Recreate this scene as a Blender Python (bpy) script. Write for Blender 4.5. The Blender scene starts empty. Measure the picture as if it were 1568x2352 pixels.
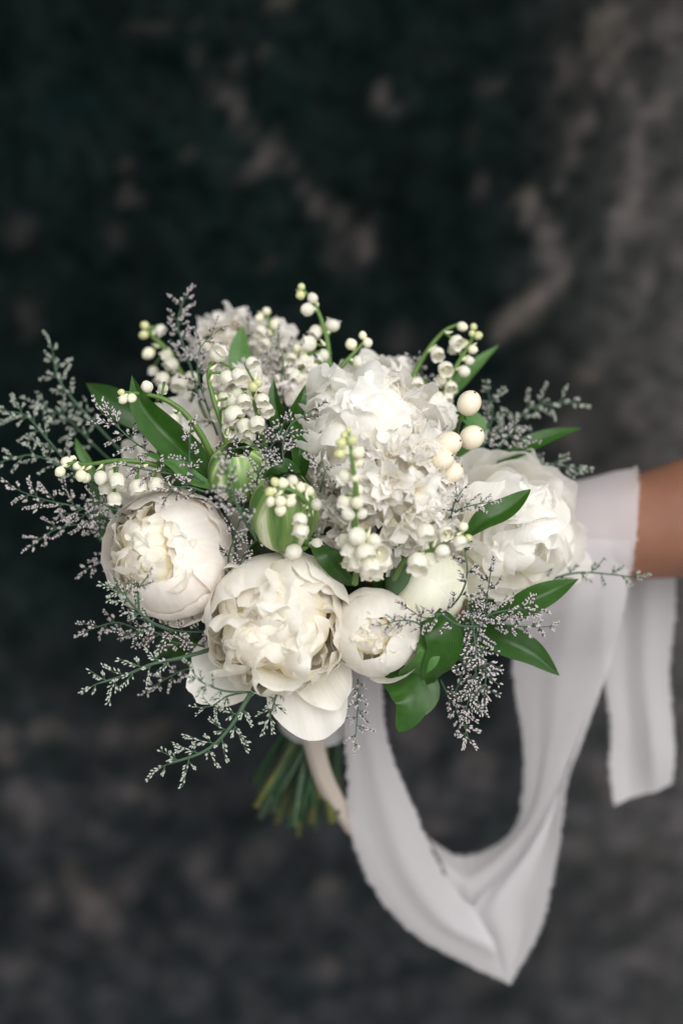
import bpy, math, random
from mathutils import Vector, Matrix, noise
random.seed(7)
S = bpy.context.scene
COL = S.collection
R = math.radians

# ------------------------------------------------------------------ camera
PITCH = R(25.0)
Z0 = 0.833                      # distance of the sharpest part of the bouquet
CAM = Vector((0, 0, 1.6))
RT = Vector((1, 0, 0)); UP = Vector((0, math.sin(PITCH), math.cos(PITCH))); FW = Vector((0, math.cos(PITCH), -math.sin(PITCH)))
cd = bpy.data.cameras.new('camera'); cam = bpy.data.objects.new('camera', cd); COL.objects.link(cam)
cam.location = CAM; cam.rotation_euler = (R(90) - PITCH, 0, 0)
cd.lens = 50; cd.sensor_fit = 'VERTICAL'; cd.sensor_height = 36; cd.sensor_width = 24
cd.clip_start = 0.05; cd.clip_end = 50
cd.dof.use_dof = True; cd.dof.focus_distance = Z0 - 0.008; cd.dof.aperture_fstop = 2.0
S.camera = cam

# ------------------------------------------------------------------ world, sun
w = bpy.data.worlds.new('World'); S.world = w; w.use_nodes = True
nt = w.node_tree; nt.nodes.clear()
out = nt.nodes.new('ShaderNodeOutputWorld'); bg = nt.nodes.new('ShaderNodeBackground')
sky = nt.nodes.new('ShaderNodeTexSky'); sky.sky_type = 'NISHITA'; sky.sun_disc = False
SUN_EL, SUN_AZ = R(46), R(155)
sky.sun_elevation = SUN_EL; sky.sun_rotation = SUN_AZ; sky.dust_density = 4; sky.air_density = 1.0
hs = nt.nodes.new('ShaderNodeHueSaturation'); hs.inputs['Saturation'].default_value = 0.12
nt.links.new(sky.outputs[0], hs.inputs['Color']); nt.links.new(hs.outputs[0], bg.inputs[0]); nt.links.new(bg.outputs[0], out.inputs[0])
bg.inputs[1].default_value = 0.15
sl = bpy.data.lights.new('sun', 'SUN'); sl.energy = 1.2; sl.angle = R(60); sl.color = (1, 0.965, 0.92)
so = bpy.data.objects.new('sun', sl); COL.objects.link(so)
sd = Vector((math.sin(SUN_AZ) * math.cos(SUN_EL), math.cos(SUN_AZ) * math.cos(SUN_EL), math.sin(SUN_EL)))
so.rotation_euler = sd.to_track_quat('Z', 'Y').to_euler(); so.location = sd * 3
S.view_settings.view_transform = 'Standard'; S.view_settings.look = 'None'; S.view_settings.exposure = 0.2; S.view_settings.gamma = 1
S.render.engine = 'CYCLES'
S.cycles.max_bounces = 14; S.cycles.diffuse_bounces = 10; S.cycles.transmission_bounces = 8

# ------------------------------------------------------------------ helpers
PX = Z0 * 0.48 / 1568.0         # one photograph unit (1568 wide) in metres at the bouquet
def P(px, py, d=0.0):
    z = Z0 - d; k = 0.48 / 1568.0 * z
    return CAM + RT * ((px - 784) * k) + UP * ((1176 - py) * k) + FW * z
def V(x, y, z): return RT * x + UP * y - FW * z

def tag(o, label=None, cat=None, group=None, kind=None):
    if label: o['label'] = label
    if cat: o['category'] = cat
    if group: o['group'] = group
    if kind: o['kind'] = kind
    return o
def empty(name, loc):
    o = bpy.data.objects.new(name, None); COL.objects.link(o); o.location = loc; o.empty_display_size = 0.01
    return o
def mesh_of(name, vs, fs, mats, smooth=True, mi=None, uvs=None):
    me = bpy.data.meshes.new(name); me.from_pydata([tuple(v) for v in vs], [], fs)
    for m in (mats if isinstance(mats, (list, tuple)) else [mats]): me.materials.append(m)
    if mi: me.polygons.foreach_set('material_index', mi)
    if smooth: me.polygons.foreach_set('use_smooth', [True] * len(me.polygons))
    if uvs:
        uv = me.uv_layers.new(name='UVMap'); dat = []
        for l in me.loops: dat += list(uvs[l.vertex_index])
        uv.data.foreach_set('uv', dat)
    me.update(); return me
def put(name, me, parent=None, mat=None):
    """link a mesh object; mat is its world matrix when no parent, else relative to the (unrotated) parent"""
    o = bpy.data.objects.new(name, me); COL.objects.link(o)
    if parent is not None: o.parent = parent
    if mat is not None: o.matrix_local = mat
    return o

def catmull(pts, n):
    pts = [Vector(p) for p in pts]
    if len(pts) == 2: return [pts[0].lerp(pts[1], i / n) for i in range(n + 1)]
    q = [pts[0] * 2 - pts[1]] + pts + [pts[-1] * 2 - pts[-2]]
    m = len(pts) - 1; res = []
    for i in range(n + 1):
        t = i / n * m; k = min(int(t), m - 1); t -= k
        a, b, c, d = q[k], q[k + 1], q[k + 2], q[k + 3]
        res.append(0.5 * ((2 * b) + (c - a) * t + (2 * a - 5 * b + 4 * c - d) * t * t + (3 * b - a - 3 * c + d) * t ** 3))
    return res
def perp(t):
    a = t.cross(Vector((0, 0, 1)))
    if a.length < 1e-3: a = t.cross(Vector((1, 0, 0)))
    return a.normalized()
def tube_geo(pts, rad, sides=6, base=0):
    vs, fs = [], []; n = len(pts); prev = None
    for i, p in enumerate(pts):
        t = (pts[min(i + 1, n - 1)] - pts[max(i - 1, 0)]).normalized()
        if prev is None: a = perp(t)
        else:
            a = prev - t * prev.dot(t); a = a.normalized() if a.length > 1e-6 else perp(t)
        prev = a; b = t.cross(a); r = rad[i] if isinstance(rad, (list, tuple)) else rad
        for k in range(sides):
            g = 2 * math.pi * k / sides; vs.append(p + a * (r * math.cos(g)) + b * (r * math.sin(g)))
    for i in range(n - 1):
        for k in range(sides):
            fs.append((base + i * sides + k, base + i * sides + (k + 1) % sides, base + (i + 1) * sides + (k + 1) % sides, base + (i + 1) * sides + k))
    fs.append(tuple(base + k for k in range(sides))[::-1]); fs.append(tuple(base + (n - 1) * sides + k for k in range(sides)))
    return vs, fs
def tube(name, pts, rad, mat, parent, sides=7):
    o0 = parent.location if parent else Vector((0, 0, 0))
    vs, fs = tube_geo([p - o0 for p in pts], rad, sides)
    return put(name, mesh_of(name, vs, fs, mat), parent)

# ------------------------------------------------------------------ materials
def nodes(name):
    m = bpy.data.materials.new(name); m.use_nodes = True; t = m.node_tree; t.nodes.clear()
    o = t.nodes.new('ShaderNodeOutputMaterial'); return m, t, o
def N(t, typ, **kw):
    n = t.nodes.new(typ)
    for k, v in kw.items():
        if k.startswith('_'): setattr(n, k[1:], v)
        else: n.inputs[k.replace('__', ' ')].default_value = v
    return n
def ramp(t, fac, stops):
    r = t.nodes.new('ShaderNodeValToRGB'); e = r.color_ramp.elements
    while len(e) < len(stops): e.new(0.5)
    for el, (p, c) in zip(e, stops): el.position = p; el.color = (*c, 1) if len(c) == 3 else c
    t.links.new(fac, r.inputs[0]); return r
def mixc(t, fac, a, b, mode='MIX'):
    m = t.nodes.new('ShaderNodeMix'); m.data_type = 'RGBA'; m.blend_type = mode
    for s, i in ((fac, 0), (a, 6), (b, 7)):
        if isinstance(s, (int, float)): m.inputs[i].default_value = s
        elif isinstance(s, tuple): m.inputs[i].default_value = (*s, 1)
        else: t.links.new(s, m.inputs[i])
    return m.outputs[2]
def petal_mat(name, base, body, tip, trans=0.32, vein=0.35, blotch=None):
    m, t, o = nodes(name); L = t.links.new
    uv = N(t, 'ShaderNodeUVMap'); sx = N(t, 'ShaderNodeSeparateXYZ'); L(uv.outputs[0], sx.inputs[0])
    info = N(t, 'ShaderNodeObjectInfo')
    rp = ramp(t, sx.outputs['Y'], [(0.0, base), (0.45, body), (1.0, tip)])
    mp = N(t, 'ShaderNodeMapping'); mp.inputs['Scale'].default_value = (9, 1.2, 1); L(uv.outputs[0], mp.inputs[0])
    nz = N(t, 'ShaderNodeTexNoise', Scale=3.0, Detail=4.0); nz.noise_dimensions = '4D'; L(mp.outputs[0], nz.inputs['Vector']); L(info.outputs['Random'], nz.inputs['W'])
    col = mixc(t, 0.5, rp.outputs[0], ramp(t, nz.outputs[0], [(0.32, (0.90, 0.885, 0.835)), (0.62, (1, 1, 1))]).outputs[0], 'MULTIPLY')
    if blotch:
        pass
    bp = N(t, 'ShaderNodeBump', Strength=vein, Distance=0.0008); L(nz.outputs[0], bp.inputs['Height'])
    pr = N(t, 'ShaderNodeBsdfPrincipled', Roughness=0.55); pr.inputs['Specular IOR Level'].default_value = 0.25
    pr.inputs['Sheen Weight'].default_value = 0.15
    L(col, pr.inputs['Base Color']); L(bp.outputs[0], pr.inputs['Normal'])
    tr = N(t, 'ShaderNodeBsdfTranslucent'); L(col, tr.inputs[0]); L(bp.outputs[0], tr.inputs['Normal'])
    mx = N(t, 'ShaderNodeMixShader', Fac=trans); L(pr.outputs[0], mx.inputs[1]); L(tr.outputs[0], mx.inputs[2]); L(mx.outputs[0], o.inputs[0])
    return m
M = {}
M['peony'] = petal_mat('cream peony petal', (0.96, 0.86, 0.56), (0.965, 0.935, 0.85), (0.97, 0.953, 0.915), trans=0.5)
M['globe'] = petal_mat('smooth peony petal', (0.94, 0.90, 0.77), (0.955, 0.93, 0.86), (0.965, 0.945, 0.91), trans=0.42, vein=0.2)
M['blush'] = petal_mat('faintly blushed petal', (0.95, 0.87, 0.74), (0.955, 0.915, 0.865), (0.965, 0.935, 0.91), trans=0.42, vein=0.25)
M['white'] = petal_mat('white petal', (0.965, 0.93, 0.80), (0.975, 0.965, 0.93), (0.98, 0.97, 0.955), trans=0.5)
M['bud'] = petal_mat('greenish bud petal', (0.45, 0.55, 0.25), (0.80, 0.81, 0.62), (0.86, 0.85, 0.74), trans=0.15, vein=0.15)
M['hyacinth'] = petal_mat('hyacinth petal', (0.97, 0.90, 0.72), (0.978, 0.962, 0.92), (0.98, 0.965, 0.945), trans=0.5)
M['bell'] = petal_mat('lily bell', (0.80, 0.81, 0.62), (0.87, 0.85, 0.75), (0.90, 0.875, 0.80), trans=0.35, vein=0.1)

def plain(name, col, rough=0.5, trans=0.0, nscale=60, var=0.25, spec=0.4, bump=0.15, sss=0.0):
    m, t, o = nodes(name); L = t.links.new
    tc = N(t, 'ShaderNodeTexCoord'); nz = N(t, 'ShaderNodeTexNoise', Scale=float(nscale), Detail=5.0); L(tc.outputs['Object'], nz.inputs['Vector'])
    lo = tuple(c * (1 - var) for c in col); hi = tuple(min(1, c * (1 + var)) for c in col)
    c = ramp(t, nz.outputs[0], [(0.3, lo), (0.7, hi)]).outputs[0]
    bp = N(t, 'ShaderNodeBump', Strength=bump, Distance=0.001); L(nz.outputs[0], bp.inputs['Height'])
    pr = N(t, 'ShaderNodeBsdfPrincipled', Roughness=rough); pr.inputs['Specular IOR Level'].default_value = spec
    if sss: pr.inputs['Subsurface Weight'].default_value = sss; pr.inputs['Subsurface Radius'].default_value = (0.004, 0.003, 0.002); pr.inputs['Subsurface Scale'].default_value = 1.0
    L(c, pr.inputs['Base Color']); L(bp.outputs[0], pr.inputs['Normal'])
    if trans:
        tr = N(t, 'ShaderNodeBsdfTranslucent'); L(c, tr.inputs[0]); mx = N(t, 'ShaderNodeMixShader', Fac=trans)
        L(pr.outputs[0], mx.inputs[1]); L(tr.outputs[0], mx.inputs[2]); L(mx.outputs[0], o.inputs[0])
    else: L(pr.outputs[0], o.inputs[0])
    return m
M['stem'] = plain('light green stem', (0.10, 0.19, 0.04), 0.45, 0.1)
M['stemdark'] = plain('dark green stem', (0.015, 0.05, 0.018), 0.45)
M['stemolive'] = plain('olive stem', (0.09, 0.10, 0.025), 0.5)
M['greenbud'] = plain('pale green bud', (0.62, 0.64, 0.33), 0.5, 0.1, 80, 0.12)
M['creambud'] = plain('cream bud', (0.83, 0.80, 0.60), 0.5, 0.12, 80, 0.06)
M['berry'] = plain('waxy cream berry', (0.78, 0.70, 0.55), 0.45, 0, 90, 0.06, 0.45, 0.1, 0.15)
M['berrytip'] = plain('brown berry tip', (0.10, 0.045, 0.02), 0.7)
M['calyx'] = plain('green calyx', (0.045, 0.045, 0.03), 0.7, 0, 600, 0.5)
M['calyxg'] = plain('muted green calyx', (0.045, 0.08, 0.045), 0.65, 0, 600, 0.4)
M['papery'] = plain('papery floret', (0.64, 0.595, 0.60), 0.7, 0.25, 900, 0.2)
M['paperyg'] = plain('greenish papery floret', (0.50, 0.53, 0.47), 0.7, 0.25, 900, 0.2)
M['violet'] = plain('violet floret', (0.38, 0.32, 0.65), 0.7, 0.25, 500, 0.2)
M['sprigstem'] = plain('spray stem', (0.05, 0.10, 0.055), 0.6)
M['heart'] = plain('pale green flower heart', (0.50, 0.55, 0.28), 0.6, 0, 200, 0.2)
M['skin'] = plain('tanned skin', (0.235, 0.108, 0.066), 0.55, 0, 18, 0.2, 0.35, 0.05, 0.12)
M['nail'] = plain('fingernail', (0.60, 0.36, 0.29), 0.3, 0, 25, 0.05)

def leaf_mat(name, c1, c2, under, rough=0.34):
    m, t, o = nodes(name); L = t.links.new
    uv = N(t, 'ShaderNodeUVMap'); sx = N(t, 'ShaderNodeSeparateXYZ'); L(uv.outputs[0], sx.inputs[0])
    wv = N(t, 'ShaderNodeTexWave', Scale=7.0, Distortion=0.6, Detail=1.0); wv.inputs['Detail Scale'].default_value = 1.5
    mp = N(t, 'ShaderNodeMapping'); mp.inputs['Scale'].default_value = (1.0, 0.12, 1); L(uv.outputs[0], mp.inputs[0]); L(mp.outputs[0], wv.inputs['Vector'])
    nz = N(t, 'ShaderNodeTexNoise', Scale=4.0, Detail=4.0); L(uv.outputs[0], nz.inputs['Vector'])
    c = ramp(t, nz.outputs[0], [(0.3, c1), (0.72, c2)]).outputs[0]
    c = mixc(t, wv.outputs[0], c, mixc(t, 0.22, c, (0.14, 0.34, 0.04)))
    # pale thin margin and midrib
    geo = N(t, 'ShaderNodeNewGeometry')
    c2_ = mixc(t, geo.outputs['Backfacing'], c, under)
    bp = N(t, 'ShaderNodeBump', Strength=0.10, Distance=0.0003); L(wv.outputs[0], bp.inputs['Height'])
    pr = N(t, 'ShaderNodeBsdfPrincipled', Roughness=rough); pr.inputs['Specular IOR Level'].default_value = 0.34
    L(c2_, pr.inputs['Base Color']); L(bp.outputs[0], pr.inputs['Normal'])
    tr = N(t, 'ShaderNodeBsdfTranslucent'); L(mixc(t, 0.5, c2_, (0.12, 0.30, 0.02)), tr.inputs[0])
    mx = N(t, 'ShaderNodeMixShader', Fac=0.2); L(pr.outputs[0], mx.inputs[1]); L(tr.outputs[0], mx.inputs[2]); L(mx.outputs[0], o.inputs[0])
    return m
M['leaf'] = leaf_mat('fresh green leaf', (0.006, 0.034, 0.005), (0.016, 0.070, 0.008), (0.11, 0.20, 0.10))
M['leafdark'] = leaf_mat('dark green leaf', (0.006, 0.028, 0.008), (0.013, 0.052, 0.012), (0.10, 0.17, 0.09))
M['leafpale'] = leaf_mat('pale green leaf', (0.05, 0.125, 0.035), (0.085, 0.19, 0.055), (0.12, 0.22, 0.10), 0.45)

def tulip_mat():
    m, t, o = nodes('white and green striped petal'); L = t.links.new
    uv = N(t, 'ShaderNodeUVMap'); mp = N(t, 'ShaderNodeMapping'); mp.inputs['Scale'].default_value = (2.5, 0.5, 1); L(uv.outputs[0], mp.inputs[0])
    info = N(t, 'ShaderNodeObjectInfo')
    nz = N(t, 'ShaderNodeTexNoise', Scale=2.2, Detail=5.0, Distortion=0.3); nz.noise_dimensions = '4D'; L(mp.outputs[0], nz.inputs['Vector']); L(info.outputs['Random'], nz.inputs['W'])
    sx = N(t, 'ShaderNodeSeparateXYZ'); L(uv.outputs[0], sx.inputs[0])
    # distance from the petal's middle pushes towards cream
    a = N(t, 'ShaderNodeMath', _operation='SUBTRACT'); L(sx.outputs['X'], a.inputs[0]); a.inputs[1].default_value = 0.5
    b = N(t, 'ShaderNodeMath', _operation='ABSOLUTE'); L(a.outputs[0], b.inputs[0])
    c = N(t, 'ShaderNodeMath', _operation='MULTIPLY_ADD'); L(b.outputs[0], c.inputs[0]); c.inputs[1].default_value = 0.75; L(nz.outputs[0], c.inputs[2])
    cr = ramp(t, c.outputs[0], [(0.48, (0.07, 0.16, 0.03)), (0.61, (0.20, 0.31, 0.09)), (0.74, (0.58, 0.62, 0.38)), (0.90, (0.86, 0.85, 0.72))]).outputs[0]
    bp = N(t, 'ShaderNodeBump', Strength=0.4, Distance=0.0006); L(nz.outputs[0], bp.inputs['Height'])
    pr = N(t, 'ShaderNodeBsdfPrincipled', Roughness=0.5); L(cr, pr.inputs['Base Color']); L(bp.outputs[0], pr.inputs['Normal'])
    L(pr.outputs[0], o.inputs[0]); return m
M['tulip'] = tulip_mat()

def cloth_mat(name, col, trans=0.4, alpha=0.06):
    m, t, o = nodes(name); L = t.links.new
    uv = N(t, 'ShaderNodeUVMap'); mp = N(t, 'ShaderNodeMapping'); mp.inputs['Scale'].default_value = (6, 1.0, 1); L(uv.outputs[0], mp.inputs[0])
    nz = N(t, 'ShaderNodeTexNoise', Scale=2.0, Detail=3.0); L(mp.outputs[0], nz.inputs['Vector'])
    wx = N(t, 'ShaderNodeTexNoise', Scale=900.0, Detail=1.0); tc = N(t, 'ShaderNodeTexCoord'); L(tc.outputs['Object'], wx.inputs['Vector'])
    bp = N(t, 'ShaderNodeBump', Strength=0.10, Distance=0.003); L(nz.outputs[0], bp.inputs['Height'])
    b2 = N(t, 'ShaderNodeBump', Strength=0.2, Distance=0.0005); L(wx.outputs[0], b2.inputs['Height']); L(bp.outputs[0], b2.inputs['Normal'])
    df = N(t, 'ShaderNodeBsdfPrincipled', Roughness=0.75); df.inputs['Base Color'].default_value = (*col, 1); df.inputs['Sheen Weight'].default_value = 0.3; df.inputs['Specular IOR Level'].default_value = 0.2
    tr = N(t, 'ShaderNodeBsdfTranslucent'); tr.inputs[0].default_value = (*col, 1)
    L(b2.outputs[0], df.inputs['Normal']); L(b2.outputs[0], tr.inputs['Normal'])
    mx = N(t, 'ShaderNodeMixShader', Fac=trans); L(df.outputs[0], mx.inputs[1]); L(tr.outputs[0], mx.inputs[2])
    tp = N(t, 'ShaderNodeBsdfTransparent'); m2 = N(t, 'ShaderNodeMixShader', Fac=alpha); L(mx.outputs[0], m2.inputs[1]); L(tp.outputs[0], m2.inputs[2])
    L(m2.outputs[0], o.inputs[0]); return m
M['chiffon'] = cloth_mat('thin lavender white silk', (0.76, 0.735, 0.755), 0.45, 0.2)
M['satin'] = cloth_mat('cream satin tape', (0.44, 0.38, 0.33), 0.15, 0.0)

# ------------------------------------------------------------------ wall behind
WY = 1.3
def wallpt(px, py):
    r = (P(px, py, 0) - CAM); k = WY / r.y; q = CAM + r * k; return q.x, q.z
def build_wall():
    x0, x1, z0, z1 = -3.0, 3.0, -0.02, 3.0; nx, nz = 520, 300
    stains = []                                   # x, z, rx, rz, strength, tint
    def st(px, py, rx, ry, k, tint=0):
        x, z = wallpt(px, py); xa, _ = wallpt(px + rx, py); _, za = wallpt(px, py + ry)
        stains.append((x, z, abs(xa - x), abs(za - z), k, tint))
    for px, py in ((1215, 460), (1235, 505), (1262, 550), (1272, 590), (1285, 635), (1262, 675), (1225, 700), (1185, 722), (1160, 745)): st(px, py, 30, 36, .75, (px < 1230))
    for a in ((1400, 85, 60, 90, .75, 1), (1430, 470, 30, 75, .7, 0), (1360, 850, 34, 36, .8, 1), (1335, 290, 26, 28, .5, 0), (1515, 245, 35, 40, .6, 1), (1600, 585, 40, 30, .5, 1),
              (1300, 160, 40, 60, .35, 0), (1460, 330, 28, 110, .4, 0), (1540, 60, 50, 90, .3, 0), (1320, 990, 30, 40, .5, 0), (1465, 950, 60, 30, .35, 0), (1130, 190, 24, 26, .35, 0),
              (302, 447, 26, 22, .75, 0), (280, 375, 14, 14, .6, 1), (435, 365, 13, 13, .3, 1), (602, 128, 14, 16, .5, 1), (530, 145, 20, 36, .35, 0), (603, 380, 26, 22, .45, 0), (570, 415, 20, 20, .35, 0),
              (640, 335, 22, 40, .25, 0), (545, 250, 22, 45, .25, 0), (500, 200, 30, 40, .15, 0), (730, 475, 36, 26, .5, 0), (790, 490, 30, 26, .3, 0), (835, 540, 22, 40, .45, 0), (848, 590, 14, 28, .45, 0), (865, 215, 14, 50, .5, 0), (905, 250, 18, 18, .3, 0),
              (645, 8, 26, 10, .5, 1), (260, 540, 26, 30, .2, 0), (620, 610, 18, 18, .25, 1), (450, 140, 26, 30, .2, 0), (60, 740, 34, 60, .2, 0), (40, 530, 40, 50, .2, 0), (920, 780, 40, 40, .2, 0), (780, 580, 60, 60, .12, 0),
              (169, 2010, 32, 44, .85, 1), (205, 2065, 40, 38, .85, 1), (108, 2060, 26, 30, .8, 1), (277, 2047, 32, 36, .6, 1), (230, 2110, 60, 50, .4, 0), (113, 1677, 55, 35, .7, 1), (12, 1713, 34, 55, .9, 1), (256, 1690, 30, 32, .6, 1),
              (369, 1672, 30, 30, .7, 1), (308, 1821, 30, 26, .8, 1), (362, 1845, 22, 20, .5, 1), (754, 2041, 44, 34, .8, 1), (759, 2221, 30, 34, .6, 1), (600, 1960, 40, 44, .4, 1), (460, 1990, 30, 40, .35, 1), (520, 2040, 22, 30, .5, 1),
              (215, 1905, 30, 30, .4, 0), (340, 1690, 40, 30, .4, 1), (990, 1900, 50, 40, .3, 0), (1100, 1760, 60, 60, .35, 0), (1100, 2250, 60, 40, .25, 0), (1420, 1800, 60, 50, .45, 1), (1330, 1950, 50, 60, .3, 1), (1480, 1960, 50, 50, .3, 1),
              (950, 1660, 70, 70, .35, 0), (440, 1490, 60, 40, .25, 0), (1500, 2200, 60, 40, .2, 0), (40, 2220, 60, 30, .2, 0), (60, 1850, 60, 60, .35, 0)): st(*a)
    def crack(pts, w, k):                         # a thin pale scratch
        for (ax, ay), (bx, by) in zip(pts, pts[1:]):
            n = max(2, int(math.hypot(bx - ax, by - ay) / (w * 0.9)))
            for i in range(n): st(ax + (bx - ax) * i / n + random.uniform(-w, w) * .4, ay + (by - ay) * i / n + random.uniform(-w, w) * .4, w * random.uniform(.7, 1.3), w * random.uniform(.8, 1.6), k * random.uniform(.4, .85))
    crack([(500, 200), (545, 250), (610, 350), (680, 400), (735, 480), (800, 500), (848, 600)], 13, .38); crack([(610, 355), (545, 430)], 12, .4)
    crack([(1395, 150), (1330, 300), (1300, 420), (1215, 460), (1250, 540), (1290, 640), (1180, 725), (1130, 800)], 13, .40); crack([(1470, 60), (1450, 250), (1440, 520), (1400, 620)], 14, .4)
    crack([(860, 150), (868, 260)], 10, .35); crack([(300, 60), (560, 80)], 10, .2); crack([(1500, 300), (1490, 700)], 12, .3); crack([(1080, 300), (1120, 500)], 9, .2)
    crack([(990, 1700), (960, 1850)], 12, .25); crack([(1250, 1900), (1260, 2300)], 12, .15); crack([(420, 1980), (520, 2080)], 12, .3)
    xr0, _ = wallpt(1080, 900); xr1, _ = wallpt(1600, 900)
    _, zt = wallpt(784, 1150); _, zb = wallpt(784, 1900)
    vs, fs, cols = [], [], []
    for j in range(nz + 1):
        z = z0 + (z1 - z0) * j / nz
        for i in range(nx + 1):
            x = x0 + (x1 - x0) * i / nx
            vs.append((x, WY, z))
            p = Vector((x, 0, z))
            f = 0.5 + 0.5 * noise.fractal(p * 7.0, 1.0, 2.0, 4)
            g = 0.5 + 0.5 * noise.fractal(p * 24.0 + Vector((5, 3, 1)), 0.7, 2.1, 4)
            g3 = 0.5 + 0.5 * noise.fractal(p * 45.0 + Vector((1, 8, 2)), 0.6, 2.1, 3)
            h = 0.5 + 0.5 * noise.fractal(Vector((x * 22, 9, z * 3.5)), 1.0, 2.0, 3)
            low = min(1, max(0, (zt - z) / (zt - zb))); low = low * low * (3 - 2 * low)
            lf = min(1, max(0, (x + 0.5) / 0.9))                       # brighter right side: light painted into the wall colour
            mottle = (0.10 + 0.12 * lf + 0.80 * low) * (0.22 + 0.85 * min(1.1, max(0, (g - 0.3) * 1.8))) * (0.5 + 0.8 * f)  # mottled grey, stronger towards the bottom and the right
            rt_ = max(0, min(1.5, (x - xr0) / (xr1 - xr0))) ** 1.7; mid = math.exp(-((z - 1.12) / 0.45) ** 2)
            rt_light = (0.22 + 0.78 * mid) * rt_ * (0.55 + 0.45 * h) * (0.75 + 0.4 * g)  # light on the right side painted in, broken by pale vertical streaks
            k0 = 0; k1 = 0
            for sx_, sz_, rx, rz, k, tint in stains:
                dx = (x - sx_) / rx; dz = (z - sz_) / rz; q = dx * dx + dz * dz
                if q < 6:
                    q2 = q * (0.35 + 1.3 * g3); e = k * (1 / (1 + math.exp((q2 - 0.62) * 8.0)))
                    if tint: k1 += e
                    else: k0 += e
            k0 = 1 - math.exp(-k0); k1 = 1 - math.exp(-k1)
            c = Vector((0.0012, 0.0052, 0.0046)) * (0.6 + 0.8 * f)
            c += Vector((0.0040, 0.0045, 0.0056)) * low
            c += Vector((0.026, 0.0225, 0.026)) * mottle
            c += Vector((0.082, 0.075, 0.073)) * rt_light
            c += Vector((0.115, 0.096, 0.094)) * k0 * (0.45 + 0.9 * g3) * (0.8 if z > zt else 1.0)
            c += Vector((0.115, 0.098, 0.086)) * k1 * (0.3 + 0.9 * g3) * (1 if z > zt else 0.72)
            cols += [c.x, c.y, c.z, 1]
    for j in range(nz):
        for i in range(nx):
            a = j * (nx + 1) + i; fs.append((a, a + 1, a + nx + 2, a + nx + 1))
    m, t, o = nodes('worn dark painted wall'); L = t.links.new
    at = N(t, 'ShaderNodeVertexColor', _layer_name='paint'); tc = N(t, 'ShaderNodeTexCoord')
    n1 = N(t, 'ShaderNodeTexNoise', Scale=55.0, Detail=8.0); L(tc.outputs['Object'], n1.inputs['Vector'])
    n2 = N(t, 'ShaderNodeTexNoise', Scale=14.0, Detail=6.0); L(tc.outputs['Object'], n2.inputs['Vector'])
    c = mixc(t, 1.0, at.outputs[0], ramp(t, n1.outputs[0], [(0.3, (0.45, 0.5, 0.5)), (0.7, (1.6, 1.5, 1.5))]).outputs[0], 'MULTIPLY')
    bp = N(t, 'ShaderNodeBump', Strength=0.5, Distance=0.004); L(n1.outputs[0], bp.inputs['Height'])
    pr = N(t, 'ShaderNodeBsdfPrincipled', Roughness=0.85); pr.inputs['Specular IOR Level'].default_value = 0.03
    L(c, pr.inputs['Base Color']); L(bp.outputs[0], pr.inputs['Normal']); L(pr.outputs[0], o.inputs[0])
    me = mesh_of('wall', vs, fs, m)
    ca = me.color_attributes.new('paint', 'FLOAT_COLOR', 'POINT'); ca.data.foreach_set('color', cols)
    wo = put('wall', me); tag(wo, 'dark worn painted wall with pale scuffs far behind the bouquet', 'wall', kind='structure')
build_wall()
gm = plain('grey bounce ground', (0.33, 0.32, 0.30), 0.9, 0, 6, 0.15)  # unseen ground, added to bounce light onto the undersides of the flowers
g_ = put('ground', mesh_of('ground', [(-3, -4, 0), (3, -4, 0), (3, WY, 0), (-3, WY, 0)], [(0, 1, 2, 3)], gm, smooth=False)); tag(g_, 'grey bounce ground out of view, added to throw light up at the flowers', 'ground', kind='structure')  # added bounce plane, not a visible ground
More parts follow.
